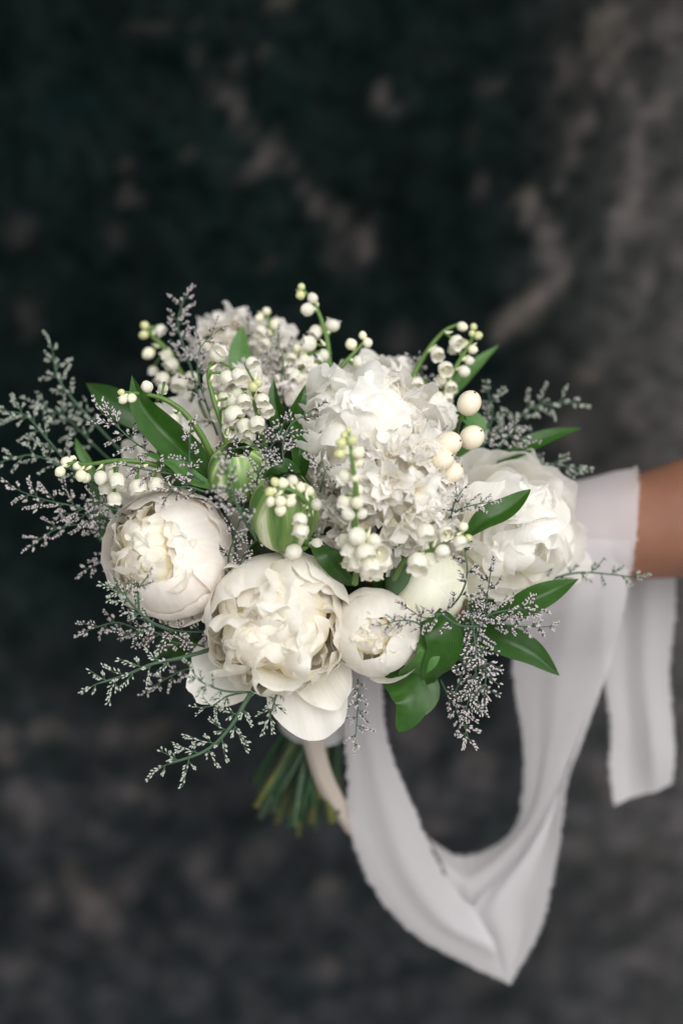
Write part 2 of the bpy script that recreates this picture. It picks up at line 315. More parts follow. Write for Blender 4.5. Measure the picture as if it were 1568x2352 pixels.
# ------------------------------------------------------------------ petals
def petal_geo(L, W, a0, a1, rc, ruffle=0.0, seed=0.0, notch=0.06, nu=12, nv=12, freq=5.0, base_w=0.3, gam=1.0, rnd=0.35, crimp=0.0, tipcurl=0.0):
    """petal in local axes: x across, y outwards, z along the flower's axis. angles in degrees, lengths in metres"""
    K = 40; prof = [(0.0, 0.0)]; y = z = 0.0
    angs = []
    for i in range(K + 1):
        s = i / K; a = R(a0 + (a1 - a0) * s ** gam + tipcurl * max(0, s - 0.72) / 0.28 * max(0, s - 0.72) / 0.28); angs.append(a)
        if i:
            am = (angs[i] + angs[i - 1]) / 2; y += math.cos(am) * L / K; z += math.sin(am) * L / K; prof.append((y, z))
    vs, uvs, fs = [], [], []
    for j in range(nv + 1):
        for i in range(nu + 1):
            u = -1 + 2 * i / nu; s0 = j / nv
            nzv = noise.noise(Vector((u * 1.7, seed * 3.1, 0.3)))
            s = s0 * (1 - rnd * abs(u) ** 2.6) * (1 + notch * 1.6 * noise.noise(Vector((u * 2.4, seed * 5.7, 2)))) / (1 + notch)
            s = min(max(s, 0), 1)
            sh = base_w + (1 - base_w) * (math.sin(min(1, s * 1.25) * math.pi / 2) ** 1.1)
            if s > 0.8: sh *= 1 - 0.10 * ((s - 0.8) / 0.2) ** 2
            x = u * W / 2 * sh * (1 + 0.08 * nzv)
            k = s * K; k0 = min(int(k), K - 1); f = k - k0
            py = prof[k0][0] * (1 - f) + prof[k0 + 1][0] * f; pz = prof[k0][1] * (1 - f) + prof[k0 + 1][1] * f
            a = angs[k0] * (1 - f) + angs[k0 + 1] * f
            ny, nz_ = -math.sin(a), math.cos(a)
            g = max(-1.5, min(1.5, x / rc))
            off = rc * (1 - math.cos(g)); xx = rc * math.sin(g)
            q = Vector((u * freq * 0.5, s * 2.2, seed))
            d = ruffle * (s ** 1.5) * (noise.noise(q) * 1.5 + 0.7 * abs(u) * math.sin(u * freq + seed * 7) * s)
            d += ruffle * 0.5 * s ** 3 * noise.noise(Vector((u * freq * 1.1, s * 2.4, seed + 9)))
            if crimp: d += crimp * s ** 6 * math.sin(u * freq * 4 + seed * 5 + 2 * nzv)
            off += d
            vs.append(Vector((xx, py + ny * off, pz + nz_ * off))); uvs.append((0.5 + u / 2, s))
    for j in range(nv):
        for i in range(nu):
            a = j * (nu + 1) + i; fs.append((a, a + 1, a + nu + 2, a + nu + 1))
    return vs, fs, uvs

def frame(axis):
    z = V(*axis).normalized(); x = RT - z * RT.dot(z)
    if x.length < 0.2: x = UP - z * UP.dot(z)
    x.normalize(); y = z.cross(x)
    return Matrix((x, y, z)).transposed().to_4x4()

# bunch geometry: every stalk runs through the binding behind the flowers
NECK = P(742, 1560, -0.125)
ends = []
def stalk(parent, start, mat=None, rad=0.0030, end=None):
    i = len(ends); ends.append(1)
    ex = 582 + (i * 83) % 205; ey = 1835 + (i * 47) % 90 - abs(ex - 690) * 0.35
    e = P(ex, ey, -0.165 - 0.035 * math.sin(i * 2.1)) if end is None else end
    j = Vector((math.sin(i * 1.7), math.cos(i * 2.3), math.sin(i * 3.1))) * 0.009
    pts = catmull([start, start.lerp(NECK, 0.5) + V(0, 0, -0.012), NECK + j, NECK.lerp(e, 0.45) + j * 0.7, e], 14)
    m = (M['stemdark'], M['stemolive'], M['stemdark'], M['calyxg'])[i % 4]
    return tube('stem', pts, rad * (0.85 + 0.3 * ((i * 7) % 5) / 5), m, parent, 6)

class Flower:
    def __init__(self, name, label, cat, c, axis, R_, mat, group=None, stem=True, squash=1.0, sz=1.0):
        self.sz = sz; self.R = R_ * PX; self.F = frame(axis); self.c = P(*c)
        self.base = self.c - V(*axis).normalized() * self.R * squash
        self.o = empty(name, self.base); tag(self.o, label, cat, group); self.mat = mat; self.k = 0; self.seed = random.uniform(0, 50)
        if stem: stalk(self.o, self.base)
    def petal(self, phi, r0=0, z0=0, mat=None, name='petal', roll=0, label=None, **kw):
        """r0, z0 in fractions of R; L, W, rc in fractions of R"""
        self.k += 1; sd = self.seed + self.k * 1.37
        kw = dict(kw)
        for key in ('L', 'W', 'rc', 'ruffle', 'crimp'):
            if key in kw: kw[key] *= self.R
        vs, fs, uvs = petal_geo(seed=sd, **kw)
        me = mesh_of('petal', vs, fs, mat or self.mat, uvs=uvs)
        m = self.F @ Matrix.Diagonal((1, 1, self.sz, 1)) @ Matrix.Rotation(R(phi - 90), 4, 'Z') @ Matrix.Translation((0, r0 * self.R, z0 * self.R)) @ Matrix.Rotation(R(roll), 4, 'Z')
        o = put(name, me, self.o, m)
        if label: o['label'] = label
        return o
    def to(self, phi, psi, rad=1.0, W=0.5, delta=25, r0=0.08, mat=None, **kw):
        """petal rising from the base whose tip lands psi degrees off the axis on the dome of radius rad"""
        tr = rad * math.sin(R(psi)) - r0; tz = 1.0 + rad * math.cos(R(psi))
        ch = math.degrees(math.atan2(tz, tr)); ln = math.hypot(tr, tz)
        x = R(abs(delta)); ln *= (x / math.sin(x)) if x > 0.01 else 1
        return self.petal(phi, r0=r0, L=ln, W=W, a0=ch - delta, a1=ch + delta, rc=kw.pop('rc', 0.45), mat=mat, **kw)
    def ruffles(self, n, psi0, psi1, W=(0.4, 0.7), rad=(0.85, 1.0), ruffle=0.1, delta=(5, 35), mat=None, phi=(0, 360), nu=10, nv=12, crimp=0.0, r0=(0.05, 0.3), freq=3.6):
        for i in range(n):
            t = (i + 0.5) / n; psi = psi0 + (psi1 - psi0) * math.sqrt(t) + random.uniform(-6, 6)
            ph = phi[0] + ((i * 137.5 + random.uniform(-20, 20)) % 360) / 360 * (phi[1] - phi[0])
            self.to(ph, psi, random.uniform(*rad), random.uniform(*W), random.uniform(*delta), random.uniform(*r0), mat=mat, rc=random.uniform(0.22, 0.6), ruffle=ruffle * random.uniform(0.6, 1.3),
                    crimp=crimp, nu=nu, nv=nv, notch=random.uniform(0.05, 0.2), freq=freq, roll=random.uniform(-55, 55), base_w=0.25, tipcurl=random.uniform(-50, 60))
    def scales(self, n, psi0, psi1, rad=(0.82, 1.0), W=(0.5, 0.85), L=(0.5, 0.85), lift=(15, 45), roll=50, ruffle=0.10, mat=None, phi=(0, 360), curl=(-30, 40), nu=14, nv=14):
        # petals folded over the heart of the flower like the leaves of a cabbage
        for i in range(n):
            t = (i + 0.5) / n; psi = psi0 + (psi1 - psi0) * math.sqrt(t) + random.uniform(-7, 7); r_ = random.uniform(*rad); l_ = random.uniform(*L); li = random.uniform(*lift)
            ph = phi[0] + ((i * 137.5 + random.uniform(-25, 25)) % 360) / 360 * (phi[1] - phi[0])
            rb_ = r_ - 0.5 * l_ * math.sin(R(li))
            self.petal(ph, r0=rb_ * math.sin(R(psi)), z0=1 + rb_ * math.cos(R(psi)), L=l_, W=random.uniform(*W), a0=180 - psi - li, a1=180 - psi - li + math.degrees(l_ / r_) + random.uniform(*curl), rc=random.uniform(0.3, 0.8),
                       mat=mat, ruffle=ruffle * random.uniform(.6, 1.3), nu=nu, nv=nv, notch=random.uniform(0.04, 0.16), freq=3.4, roll=random.uniform(-roll, roll), base_w=0.55, rnd=0.4, tipcurl=random.uniform(-70, 30))
    def core(self, r=0.55, z=0.75, mat=None):
        vs, fs, uvs = [], [], []; n = 40
        for j in range(25):
            th = math.pi * j / 24
            for i in range(n):
                g = 2 * math.pi * i / n; q = r * self.R * (1 + 0.16 * noise.noise(Vector((math.cos(g) * math.sin(th) * 2.6, math.sin(g) * math.sin(th) * 2.6, math.cos(th) * 2.6 + self.seed))))
                vs.append(Vector((q * math.sin(th) * math.cos(g), q * math.sin(th) * math.sin(g), -q * math.cos(th)))); uvs.append((i / n, 0.2 + 0.3 * j / 24))
        for j in range(24):
            for i in range(n): a = j * n + i; b = j * n + (i + 1) % n; fs.append((a, b, b + n, a + n))
        put('flower_heart', mesh_of('flower_heart', vs, fs, mat or self.mat, uvs=uvs), self.o, self.F @ Matrix.Translation((0, 0, z * self.R)))

GP = 'white peonies of the bouquet'
# --- big open cream peony, lower middle
f = Flower('peony', 'open cream peony at bottom centre with ruffled heart and two drooping lower petals', 'peony', (634, 1430, 0.0), (-0.05, -0.03, 1), 158, M['peony'], GP)
f.core(0.6, 0.98)
sm = M['globe']
f.petal(-137, L=1.98, W=1.25, a0=12, a1=42, rc=1.3, ruffle=0.07, nu=18, nv=18, notch=0.08, z0=0.15, mat=sm)
f.petal(-67, L=2.15, W=1.42, a0=14, a1=45, rc=1.0, ruffle=0.05, nu=18, nv=18, notch=0.03, z0=0.15, mat=sm)
f.petal(-50, L=2.0, W=1.0, a0=16, a1=60, rc=0.9, ruffle=0.05, nu=18, nv=18, notch=0.03, z0=0.05, mat=sm)
f.petal(96, L=2.75, W=2.1, a0=-2, a1=158, rc=0.95, ruffle=0.04, nu=24, nv=24, notch=0.05, mat=sm)
f.petal(55, L=2.5, W=1.5, a0=0, a1=138, rc=0.9, ruffle=0.05, nu=18, nv=20, notch=0.06, r0=0.04, mat=sm)
f.petal(30, L=2.45, W=1.35, a0=0, a1=132, rc=1.0, ruffle=0.05, nu=18, nv=20, notch=0.06, r0=0.08, mat=sm, roll=14)
f.petal(5, L=2.3, W=1.3, a0=0, a1=132, rc=0.95, ruffle=0.06, nu=18, nv=20, notch=0.08, mat=sm)
f.petal(140, L=2.5, W=1.5, a0=0, a1=142, rc=0.95, ruffle=0.06, nu=18, nv=20, notch=0.08, mat=sm)
f.petal(176, L=2.35, W=1.4, a0=0, a1=132, rc=0.9, ruffle=0.08, nu=18, nv=20, notch=0.08, mat=sm)
f.petal(-152, L=2.25, W=1.2, a0=0, a1=124, rc=0.8, ruffle=0.12, nu=18, nv=20, notch=0.12)
f.petal(-115, L=2.2, W=1.2, a0=0, a1=118, rc=0.8, ruffle=0.12, nu=18, nv=20, notch=0.12)
f.petal(-75, L=2.2, W=1.2, a0=0, a1=120, rc=0.8, ruffle=0.12, nu=18, nv=20, notch=0.12)
f.petal(-30, L=2.25, W=1.2, a0=0, a1=120, rc=0.8, ruffle=0.12, nu=18, nv=20, notch=0.12)
f.ruffles(26, 34, 76, W=(0.6, 1.1), rad=(0.95, 1.05), ruffle=0.15, delta=(38, 66), r0=(0.1, 0.3), nu=14, nv=16)
f.ruffles(14, 45, 80, W=(0.6, 1.0), rad=(0.98, 1.08), ruffle=0.14, delta=(20, 50), phi=(-170, -5), nu=14, nv=16)
f.scales(20, 25, 70, rad=(0.72, 0.88), W=(0.7, 1.1), L=(0.7, 1.0), lift=(5, 30), ruffle=0.08)
f.scales(30, 14, 76, rad=(0.86, 1.04), W=(0.6, 1.15), L=(0.55, 1.0), ruffle=0.15, nu=18, nv=16, roll=80)
f.ruffles(10, 10, 45, W=(0.4, 0.7), rad=(0.9, 1.03), ruffle=0.13, delta=(20, 60), nu=12, nv=14)
f.petal(-95, L=1.5, W=0.95, a0=40, a1=150, rc=0.5, ruffle=0.04, nu=16, nv=18, notch=0.04, z0=0.78, r0=-0.1)
f.petal(-70, L=1.3, W=0.7, a0=40, a1=160, rc=0.45, ruffle=0.05, nu=16, nv=18, notch=0.06, z0=0.85, r0=0.0)

# --- left globe peony
f = Flower('peony', 'half closed round cream peony at the left edge of the bouquet', 'peony', (388, 1276, -0.012), (-0.24, 0.12, 0.95), 140, M['peony'], GP)
f.core(0.5, 0.95)
sm = M['blush']
for phi, a1, L, W, r0, mt in ((-80, 158, 2.74, 2.3, 0, sm), (-35, 160, 2.75, 2.1, 0, sm), (10, 166, 2.85, 2.1, 0.01, sm), (52, 160, 2.75, 2.0, 0.01, sm), (95, 142, 2.5, 1.8, 0.02, sm), (-130, 138, 2.45, 1.8, 0.02, sm), (178, 126, 2.3, 1.5, 0.03, sm), (138, 128, 2.35, 1.6, 0.03, sm)):
    f.petal(phi, L=L, W=W, a0=-3, a1=a1, rc=0.95, ruffle=0.035, nu=22, nv=24, notch=0.05, r0=r0, mat=mt, rnd=0.25)
for phi, a1, W, r0, tc in ((-100, 128, 1.7, .03, -25), (-55, 138, 1.5, .04, -20), (-15, 146, 1.4, .03, -15), (35, 128, 1.5, .05, -30), (-140, 108, 1.4, .05, -25), (60, 108, 1.3, .07, -20), (-30, 92, 1.3, .07, -10)):
    f.petal(phi, L=R(a1) * 1.0, W=W, a0=-4, a1=a1, rc=0.97, ruffle=0.06, nu=18, nv=22, notch=0.12, r0=r0, mat=sm, rnd=0.4, tipcurl=tc, roll=random.uniform(-10, 10))
f.petal(75, L=2.3, W=1.6, a0=-3, a1=122, rc=1.0, ruffle=0.04, nu=16, nv=18, notch=0.06, r0=0.05, mat=sm)
f.petal(-60, L=2.0, W=1.8, a0=-5, a1=100, rc=1.0, ruffle=0.03, nu=16, nv=18, notch=0.06, r0=0.04, mat=sm)
f.petal(20, L=2.1, W=1.0, a0=-5, a1=95, rc=1.0, ruffle=0.06, nu=16, nv=18, notch=0.1, r0=0.1, mat=sm)
for phi in (150, 172, 200, 225, 120):
    f.petal(phi, L=2.3, W=0.8, a0=2, a1=132, rc=0.6, ruffle=0.09, nu=14, nv=18, notch=0.12, r0=-0.06)
f.scales(18, 15, 65, rad=(0.68, 0.82), W=(0.5, 0.9), L=(0.5, 0.8), lift=(5, 30), ruffle=0.07)
f.scales(30, 8, 64, rad=(0.84, 1.0), W=(0.35, 0.75), L=(0.35, 0.75), ruffle=0.12)
f.ruffles(14, 12, 55, W=(0.3, 0.6), rad=(0.84, 0.99), ruffle=0.12, delta=(15, 50), nu=12, nv=14, phi=(100, 270))

sm = M['globe']
# --- small tight peony, lower right of the big one
f = Flower('peony', 'small tight ivory peony with a narrow opening beside the broad green leaves', 'peony', (862, 1452, 0.0), (-0.02, 0.02, 1), 98, M['globe'], GP)
f.core(0.35, 0.8, M['heart'])
for phi, a1, L, W, r0 in ((85, 166, 2.9, 2.4, 0), (150, 166, 2.88, 2.1, 0.01), (-150, 156, 2.7, 2.2, 0.0), (-80, 154, 2.65, 2.3, 0.01), (-20, 166, 2.88, 2.2, 0.0), (35, 162, 2.8, 2.1, 0.01)):
    f.petal(phi, L=L, W=W, a0=-2, a1=a1, rc=0.95, ruffle=0.03, nu=22, nv=24, notch=0.04, r0=r0, z0=0.0, rnd=0.22)
f.petal(-52, L=2.12, W=1.9, a0=-6, a1=103, rc=1.02, ruffle=0.02, nu=20, nv=20, notch=0.04, r0=0.03)
for phi, a1, W, r0, tc in ((-110, 134, 1.6, .02, -20), (5, 142, 1.5, .02, -15), (110, 138, 1.6, .02, -20), (-165, 124, 1.4, .03, -15)):
    f.petal(phi, L=R(a1) * 1.0, W=W, a0=-4, a1=a1, rc=0.97, ruffle=0.05, nu=18, nv=22, notch=0.12, r0=r0, rnd=0.4, tipcurl=tc)
f.scales(24, 8, 55, rad=(0.78, 0.97), W=(0.35, 0.7), L=(0.35, 0.7), mat=M['peony'])
f.ruffles(8, 5, 38, W=(0.25, 0.4), rad=(0.8, 0.96), ruffle=0.10, delta=(20, 50), mat=M['bud'])
f.ruffles(8, 15, 42, W=(0.3, 0.5), rad=(0.85, 0.99), ruffle=0.11, delta=(20, 50), mat=M['white'], phi=(-110, 20))

# --- closed bud with green sepal
f = Flower('peony', 'closed pale green peony bud wrapped by a dark green sepal', 'peony bud', (985, 1350, -0.012), (0.12, 0.15, 1), 88, M['bud'], GP)
f.core(0.8, 1.0)
for phi, a1, L in ((80, 200, 3.4), (160, 196, 3.35), (-50, 204, 3.45), (20, 200, 3.4), (-120, 196, 3.35)):
    f.petal(phi, L=L, W=2.2, a0=-3, a1=a1, rc=0.93, ruffle=0.015, nu=22, nv=24, notch=0.03, r0=random.uniform(0, .03))
f.petal(-85, L=2.0, W=2.0, a0=-3, a1=105, rc=0.96, ruffle=0.02, nu=22, nv=22, notch=0.08, r0=0.05)
f.petal(15, L=2.1, W=1.6, a0=-3, a1=98, rc=0.96, ruffle=0.04, nu=20, nv=20, notch=0.08, r0=0.10, mat=M['globe'])
f.petal(60, L=1.9, W=0.8, a0=-20, a1=75, rc=0.9, ruffle=0.05, nu=16, nv=16, notch=0.05, r0=0.14, mat=M['white'])
f.petal(158, L=2.85, W=2.3, a0=-3, a1=155, rc=1.03, ruffle=0.02, nu=18, nv=18, notch=0.02, r0=0.10, mat=M['leafdark'], name='sepal', label='dark green sepal hugging the left side of the bud', rnd=0.55)

# --- large white peony at the centre back
f = Flower('peony', 'large pure white peony in the middle, behind the hyacinth', 'peony', (848, 1015, -0.026), (0.0, 0.30, 0.95), 166, M['white'], GP)
f.core(0.72, 0.98)
for phi, a1, L, W in ((178, 112, 2.0, 1.7), (140, 112, 2.0, 1.6), (100, 108, 1.95, 1.7), (60, 110, 1.95, 1.7), (15, 108, 1.9, 1.6), (-30, 110, 1.95, 1.5), (-80, 115, 2.0, 1.5), (-135, 112, 2.0, 1.5)):
    f.petal(phi, L=L, W=W, a0=-2, a1=a1, rc=0.9, ruffle=0.06, nu=18, nv=20, notch=0.10)
f.scales(26, 5, 100, rad=(0.8, 0.92), W=(0.7, 1.2), L=(0.6, 1.0), lift=(0, 15), ruffle=0.08, roll=90)
f.scales(62, 3, 100, rad=(0.92, 1.04), W=(0.45, 0.95), L=(0.45, 0.85), lift=(8, 38), ruffle=0.13, roll=75, nu=14, nv=14)
f = Flower('peony', 'white peony at the upper rim of the bouquet, behind the large central one', 'peony', (862, 940, -0.07), (0.1, 0.55, 0.75), 122, M['white'], GP)
f.core(0.74, 0.98)
for i in range(7): f.petal(i * 51 + 10, L=1.9, W=1.6, a0=0, a1=104, rc=0.9, ruffle=0.09, nu=16, nv=18, notch=0.1)
f.scales(46, 3, 110, rad=(0.92, 1.06), W=(0.6, 1.15), L=(0.5, 0.95), lift=(5, 32), ruffle=0.13, roll=70)
f = Flower('peony', 'white peony with smooth broad petals beside the cream berries', 'peony', (965, 975, -0.055), (0.45, 0.5, 0.75), 86, M['white'], GP)
f.core(0.7, 0.98)
for i in range(6): f.petal(i * 60 + 10, L=2.5, W=2.0, a0=0, a1=142, rc=0.9, ruffle=0.05, nu=16, nv=18, notch=0.06)
f.scales(14, 5, 60, rad=(0.85, 1.0), W=(0.7, 1.2), L=(0.6, 1.0), lift=(5, 25), ruffle=0.1)
# --- right peony
f = Flower('peony', 'wide open white peony at the right side of the bouquet against the wrapped wrist', 'peony', (1154, 1210, -0.045), (0.18, 0.16, 0.97), 146, M['white'], GP)
f.core(0.66, 0.9)
for phi, a1, L, W in ((-22, 44, 2.05, 0.95), (-2, 62, 1.9, 0.8), (30, 84, 1.95, 1.4), (68, 84, 2.0, 0.9), (80, 92, 2.05, 1.5), (115, 90, 2.1, 1.3), (150, 90, 2.0, 1.5), (-62, 84, 2.1, 1.6), (-100, 88, 2.15, 1.9), (-140, 95, 2.1, 1.5)):
    f.petal(phi, L=L, W=W, a0=0, a1=a1, rc=1.0, ruffle=0.06, nu=18, nv=20, notch=0.05)
for phi, a1, L, W in ((-90, 108, 2.15, 2.1), (-40, 96, 2.05, 1.8), (130, 112, 2.15, 1.7), (60, 98, 2.0, 1.7), (5, 90, 1.95, 1.6), (175, 112, 2.1, 1.5), (35, 80, 2.05, 1.4), (-15, 76, 2.05, 1.3)):
    f.petal(phi, L=L, W=W, a0=4, a1=a1, rc=0.95, ruffle=0.06, nu=18, nv=20, notch=0.05)
f.scales(22, 10, 80, rad=(0.8, 0.92), W=(0.8, 1.3), L=(0.7, 1.1), lift=(0, 15), ruffle=0.06, roll=60)
f.scales(26, 14, 80, rad=(0.84, 1.0), W=(0.7, 1.3), L=(0.6, 1.05), lift=(15, 48), ruffle=0.10, roll=60, nu=16, nv=16, curl=(-50, 5))
f.ruffles(8, 5, 30, W=(0.3, 0.6), rad=(0.85, 0.97), ruffle=0.12, delta=(25, 60), mat=M['peony'])
for phi, z, a1, W in ((-28, .75, 35, 1.3), (-72, .7, 48, 1.6), (-112, .65, 55, 1.7), (22, .6, 50, 1.3)):
    f.petal(phi, L=0.95, W=W, a0=20, a1=a1 - 30, rc=1.2, ruffle=0.06, nu=18, nv=18, notch=0.06, r0=0.42, z0=z, base_w=0.6)
# --- left, behind: pink-white blooms half hidden
f = Flower('peony', 'soft white bloom half hidden behind the long ribbed leaf at left', 'peony', (440, 1010, -0.045), (-0.35, 0.5, 0.8), 95, M['white'], GP)
f.core(0.6, 0.8)
for i in range(7): f.petal(i * 51 + 20, L=2.2, W=1.5, a0=0, a1=78, rc=0.9, ruffle=0.10, nu=16, nv=18, notch=0.06)
f.ruffles(12, 10, 60, W=(0.5, 0.85), rad=(0.75, 0.95), ruffle=0.12, delta=(5, 40))
f = Flower('peony', 'pale bloom tucked behind the bell flowers and above the left round peony', 'peony', (330, 1110, -0.045), (-0.5, 0.3, 0.8), 88, M['globe'], GP)
f.core(0.6, 0.8)
for i in range(7): f.petal(i * 51 + 5, L=2.2, W=1.4, a0=0, a1=95, rc=0.9, ruffle=0.10, nu=16, nv=18, notch=0.06)
f.ruffles(10, 10, 60, W=(0.5, 0.85), rad=(0.75, 0.95), ruffle=0.12, delta=(5, 40))

# --- two striped tulips
def tulip(label, c, axis, R_, squash, sz, shut):
    f = Flower('tulip', label, 'tulip', c, axis, R_, M['tulip'], 'green striped tulips', squash=squash, sz=sz)
    f.core(0.6, 0.9)
    for k, (phi, w_) in enumerate(((95, 1.9), (165, 1.8), (35, 1.8), (-20, 1.9), (-150, 1.9), (-85, 2.0))):
        a1 = shut + random.uniform(-6, 6); f.petal(phi, L=R(a1 - 2) * 1.02, W=w_, a0=2, a1=a1, rc=0.95, ruffle=0.05, nu=20, nv=24, notch=0.05, r0=0.01 * k, rnd=0.5)
    return f
tulip('closed tulip streaked green and white in front of the central peony', (652, 1182, 0.018), (0.03, 0.80, 0.6), 78, 1.15, 1.22, 156)
tulip('cream tulip bud with green flecks above the left round peony', (549, 1082, 0.002), (-0.05, 0.78, 0.62), 72, 1.0, 0.95, 160)

# ------------------------------------------------------------------ hyacinths
def floret_mesh(seed, n1=6, r=1.0, broad=0.42):
    vs, fs, uvs = [], [], []
    def add(g, m, lo=0.0):
        b = len(vs); a, c, u = g
        for v in a: vs.append(m @ v)
        for q in c: fs.append(tuple(x + b for x in q))
        for q in u: uvs.append((q[0], lo + (1 - lo) * q[1]))
    for ring in range(2):
        for i in range(n1 - 1 * ring):
            phi = 360 / (n1 - 1 * ring) * i + ring * 32 + random.uniform(-10, 10)
            g = petal_geo(r * random.uniform(0.9, 1.1) * (1 - 0.22 * ring), r * broad * random.uniform(0.9, 1.15), 70 if ring == 0 else 85, random.uniform(-15, 45) if ring == 0 else random.uniform(20, 95), r * 0.4, r * 0.2, seed + i + ring * 9, 0.14, 8, 8, 5, 0.4, 0.8, 0.4)
            add(g, Matrix.Rotation(R(phi), 4, 'Z') @ Matrix.Translation((0, r * 0.03, 0)))
    t, tf = tube_geo([Vector((0, 0, -0.75 * r)), Vector((0, 0, -0.3 * r)), Vector((0, 0, 0.08 * r))], [0.09 * r, 0.17 * r, 0.13 * r], 8)
    b = len(vs); vs.extend(t); fs.extend(tuple(x + b for x in q) for q in tf); uvs.extend([(0.5, 0.75)] * len(t))
    return mesh_of('floret', vs, fs, M['hyacinth'], uvs=uvs)
FL = [floret_mesh(i * 3.3, 5, 70 * PX, 0.58) for i in range(10)]
def hyacinth(label, c, axis, rx, ry, rz, n, lim=100, scale=1.0):
    F = frame(axis); cc = P(*c); o = empty('hyacinth', cc); tag(o, label, 'hyacinth', 'white hyacinths')
    stalk(o, cc, M['stem'], 0.003)
    for i in range(n):
        t = (i + 0.5) / n; cz = 1 - t * (1 - math.cos(R(lim))); sz = math.sqrt(max(0, 1 - cz * cz)); g = i * 2.39996 + random.uniform(-.2, .2)
        d = Vector((sz * math.cos(g), sz * math.sin(g), cz)); k = random.uniform(0.9, 1.06)
        p = Vector((d.x * rx, d.y * ry, d.z * rz)) * PX * k
        nrm = Vector((d.x / rx, d.y / ry, d.z / rz)).normalized() + Vector((random.uniform(-.6, .6), random.uniform(-.6, .6), random.uniform(-.3, .3)))
        q = nrm.to_track_quat('Z', 'Y').to_matrix().to_4x4()
        put('floret', FL[i % 10], o, F @ Matrix.Translation(p) @ q @ Matrix.Rotation(random.uniform(0, 6), 4, 'Z') @ Matrix.Scale(scale * random.uniform(0.85, 1.12), 4))
    vs, fs, uvs = [], [], []
    for j in range(13):
        th = math.pi * j / 12
        for k in range(20):
            g = 2 * math.pi * k / 20; vs.append(Vector((0.8 * rx * math.sin(th) * math.cos(g), 0.8 * ry * math.sin(th) * math.sin(g), -0.8 * rz * math.cos(th))) * PX); uvs.append((k / 20, 0.35))
    for j in range(12):
        for k in range(20): a = j * 20 + k; b = j * 20 + (k + 1) % 20; fs.append((a, b, b + 20, a + 20))
    put('flower_heart', mesh_of('flower_heart', vs, fs, M['hyacinth'], uvs=uvs), o, F)
    return o
hyacinth('full white hyacinth with creamy centres at the middle of the bouquet', (915, 1120, -0.008), (0.08, -0.05, 1), 98, 130, 122, 40, 106, 1.22)
hyacinth('white hyacinth at the top edge left of the tallest bell spray', (612, 815, -0.092), (-0.05, 0.5, 0.85), 36, 58, 36, 11, 115, 1.05)
hyacinth('white hyacinth standing furthest back at the upper left', (515, 782, -0.105), (-0.2, 0.6, 0.8), 36, 36, 30, 9, 115, 1.05)
hyacinth('white hyacinth low at the upper left behind the frilled bell spray', (560, 905, -0.06), (-0.1, 0.5, 0.8), 46, 52, 34, 12, 115, 1.05)
f = Flower('peony', 'blush white peony between the small leaf pair and the tallest bell spray', 'peony', (712, 905, -0.068), (-0.1, 0.4, 0.9), 88, M['blush'], GP)
f.core(0.7, 0.98)
for i in range(7): f.petal(i * 51 + 10, L=2.1, W=1.6, a0=0, a1=112, rc=0.9, ruffle=0.08, nu=16, nv=18, notch=0.1)
f.scales(24, 5, 85, rad=(0.86, 1.04), W=(0.7, 1.2), L=(0.6, 1.0), lift=(5, 40), ruffle=0.13, roll=70)
hyacinth('low hyacinth cluster in shade between tulip and central hyacinth', (785, 1180, -0.022), (-0.05, -0.05, 1), 42, 60, 38, 18, 110, 0.75)

# ------------------------------------------------------------------ leaves
def leaf(label, pts, width, mat='leaf', nrm=(0, 0, 1), fold=0.25, twist=(0, 0), wave=0.0, peak=0.45, sharp=1.0, base=0.12, group='green leaves of the bouquet', nv=28, nu=10, cup=0.0):
    cp = [P(*p) for p in pts]; c = catmull(cp, nv); o0 = cp[0]; hint = V(*nrm).normalized(); W = width * PX
    vs, fs, uvs = [], [], []; sd = random.uniform(0, 40)
    for j, p in enumerate(c):
        s = j / nv; t = (c[min(j + 1, nv)] - c[max(j - 1, 0)]).normalized()
        n = (hint - t * hint.dot(t)).normalized(); a = R(twist[0] + (twist[1] - twist[0]) * s); n = Matrix.Rotation(a, 3, t) @ n
        side = t.cross(n)
        if s < peak: wd = base + (1 - base) * math.sin(s / peak * math.pi / 2)
        else: wd = max(0.012, math.cos((s - peak) / (1 - peak) * math.pi / 2) ** sharp)
        for i in range(nu + 1):
            u = -1 + 2 * i / nu
            h = fold * abs(u) - cup * (1 - u * u)
            wv = wave * abs(u) * math.sin(s * 11 + (2 if u > 0 else 0) + sd) + 0.04 * noise.noise(Vector((u * 2, s * 6, sd)))
            vs.append(p - o0 + side * (u * wd * W / 2 * (1 - fold * 0.15)) + n * ((h + wv) * wd * W / 2)); uvs.append((0.5 + u / 2, s * 3))
    for j in range(nv):
        for i in range(nu): a = j * (nu + 1) + i; fs.append((a, a + 1, a + nu + 2, a + nu + 1))
    o = put('leaf', mesh_of('leaf', vs, fs, M[mat], uvs=uvs), None, Matrix.Translation(o0))
    tag(o, label, 'leaf', group); return o
leaf('long pointed ribbed green leaf rising at left in front of the pale bloom', [(487, 1125, -0.01), (445, 1060, 0.0), (385, 1000, 0.008), (330, 935, 0.006), (303, 862, 0.0)], 88, fold=0.65, twist=(15, -15), peak=0.42, sharp=0.9)
leaf('dark blurred leaf pointing left behind the arching bell spray', [(400, 1010, -0.06), (320, 958, -0.055), (250, 915, -0.055), (198, 880, -0.06)], 78, 'leafdark', fold=0.2, twist=(10, -20), peak=0.5)
leaf('left one of two small upright leaves above the tulips', [(655, 1010, -0.03), (643, 965, -0.022), (632, 915, -0.02), (628, 868, -0.02)], 46, fold=0.6, twist=(-30, -20), peak=0.35)
leaf('right one of two small upright leaves, leaning right beside the white peony', [(672, 1000, -0.028), (676, 960, -0.02), (690, 920, -0.018), (702, 882, -0.02)], 40, fold=0.3, twist=(20, 30), peak=0.4)
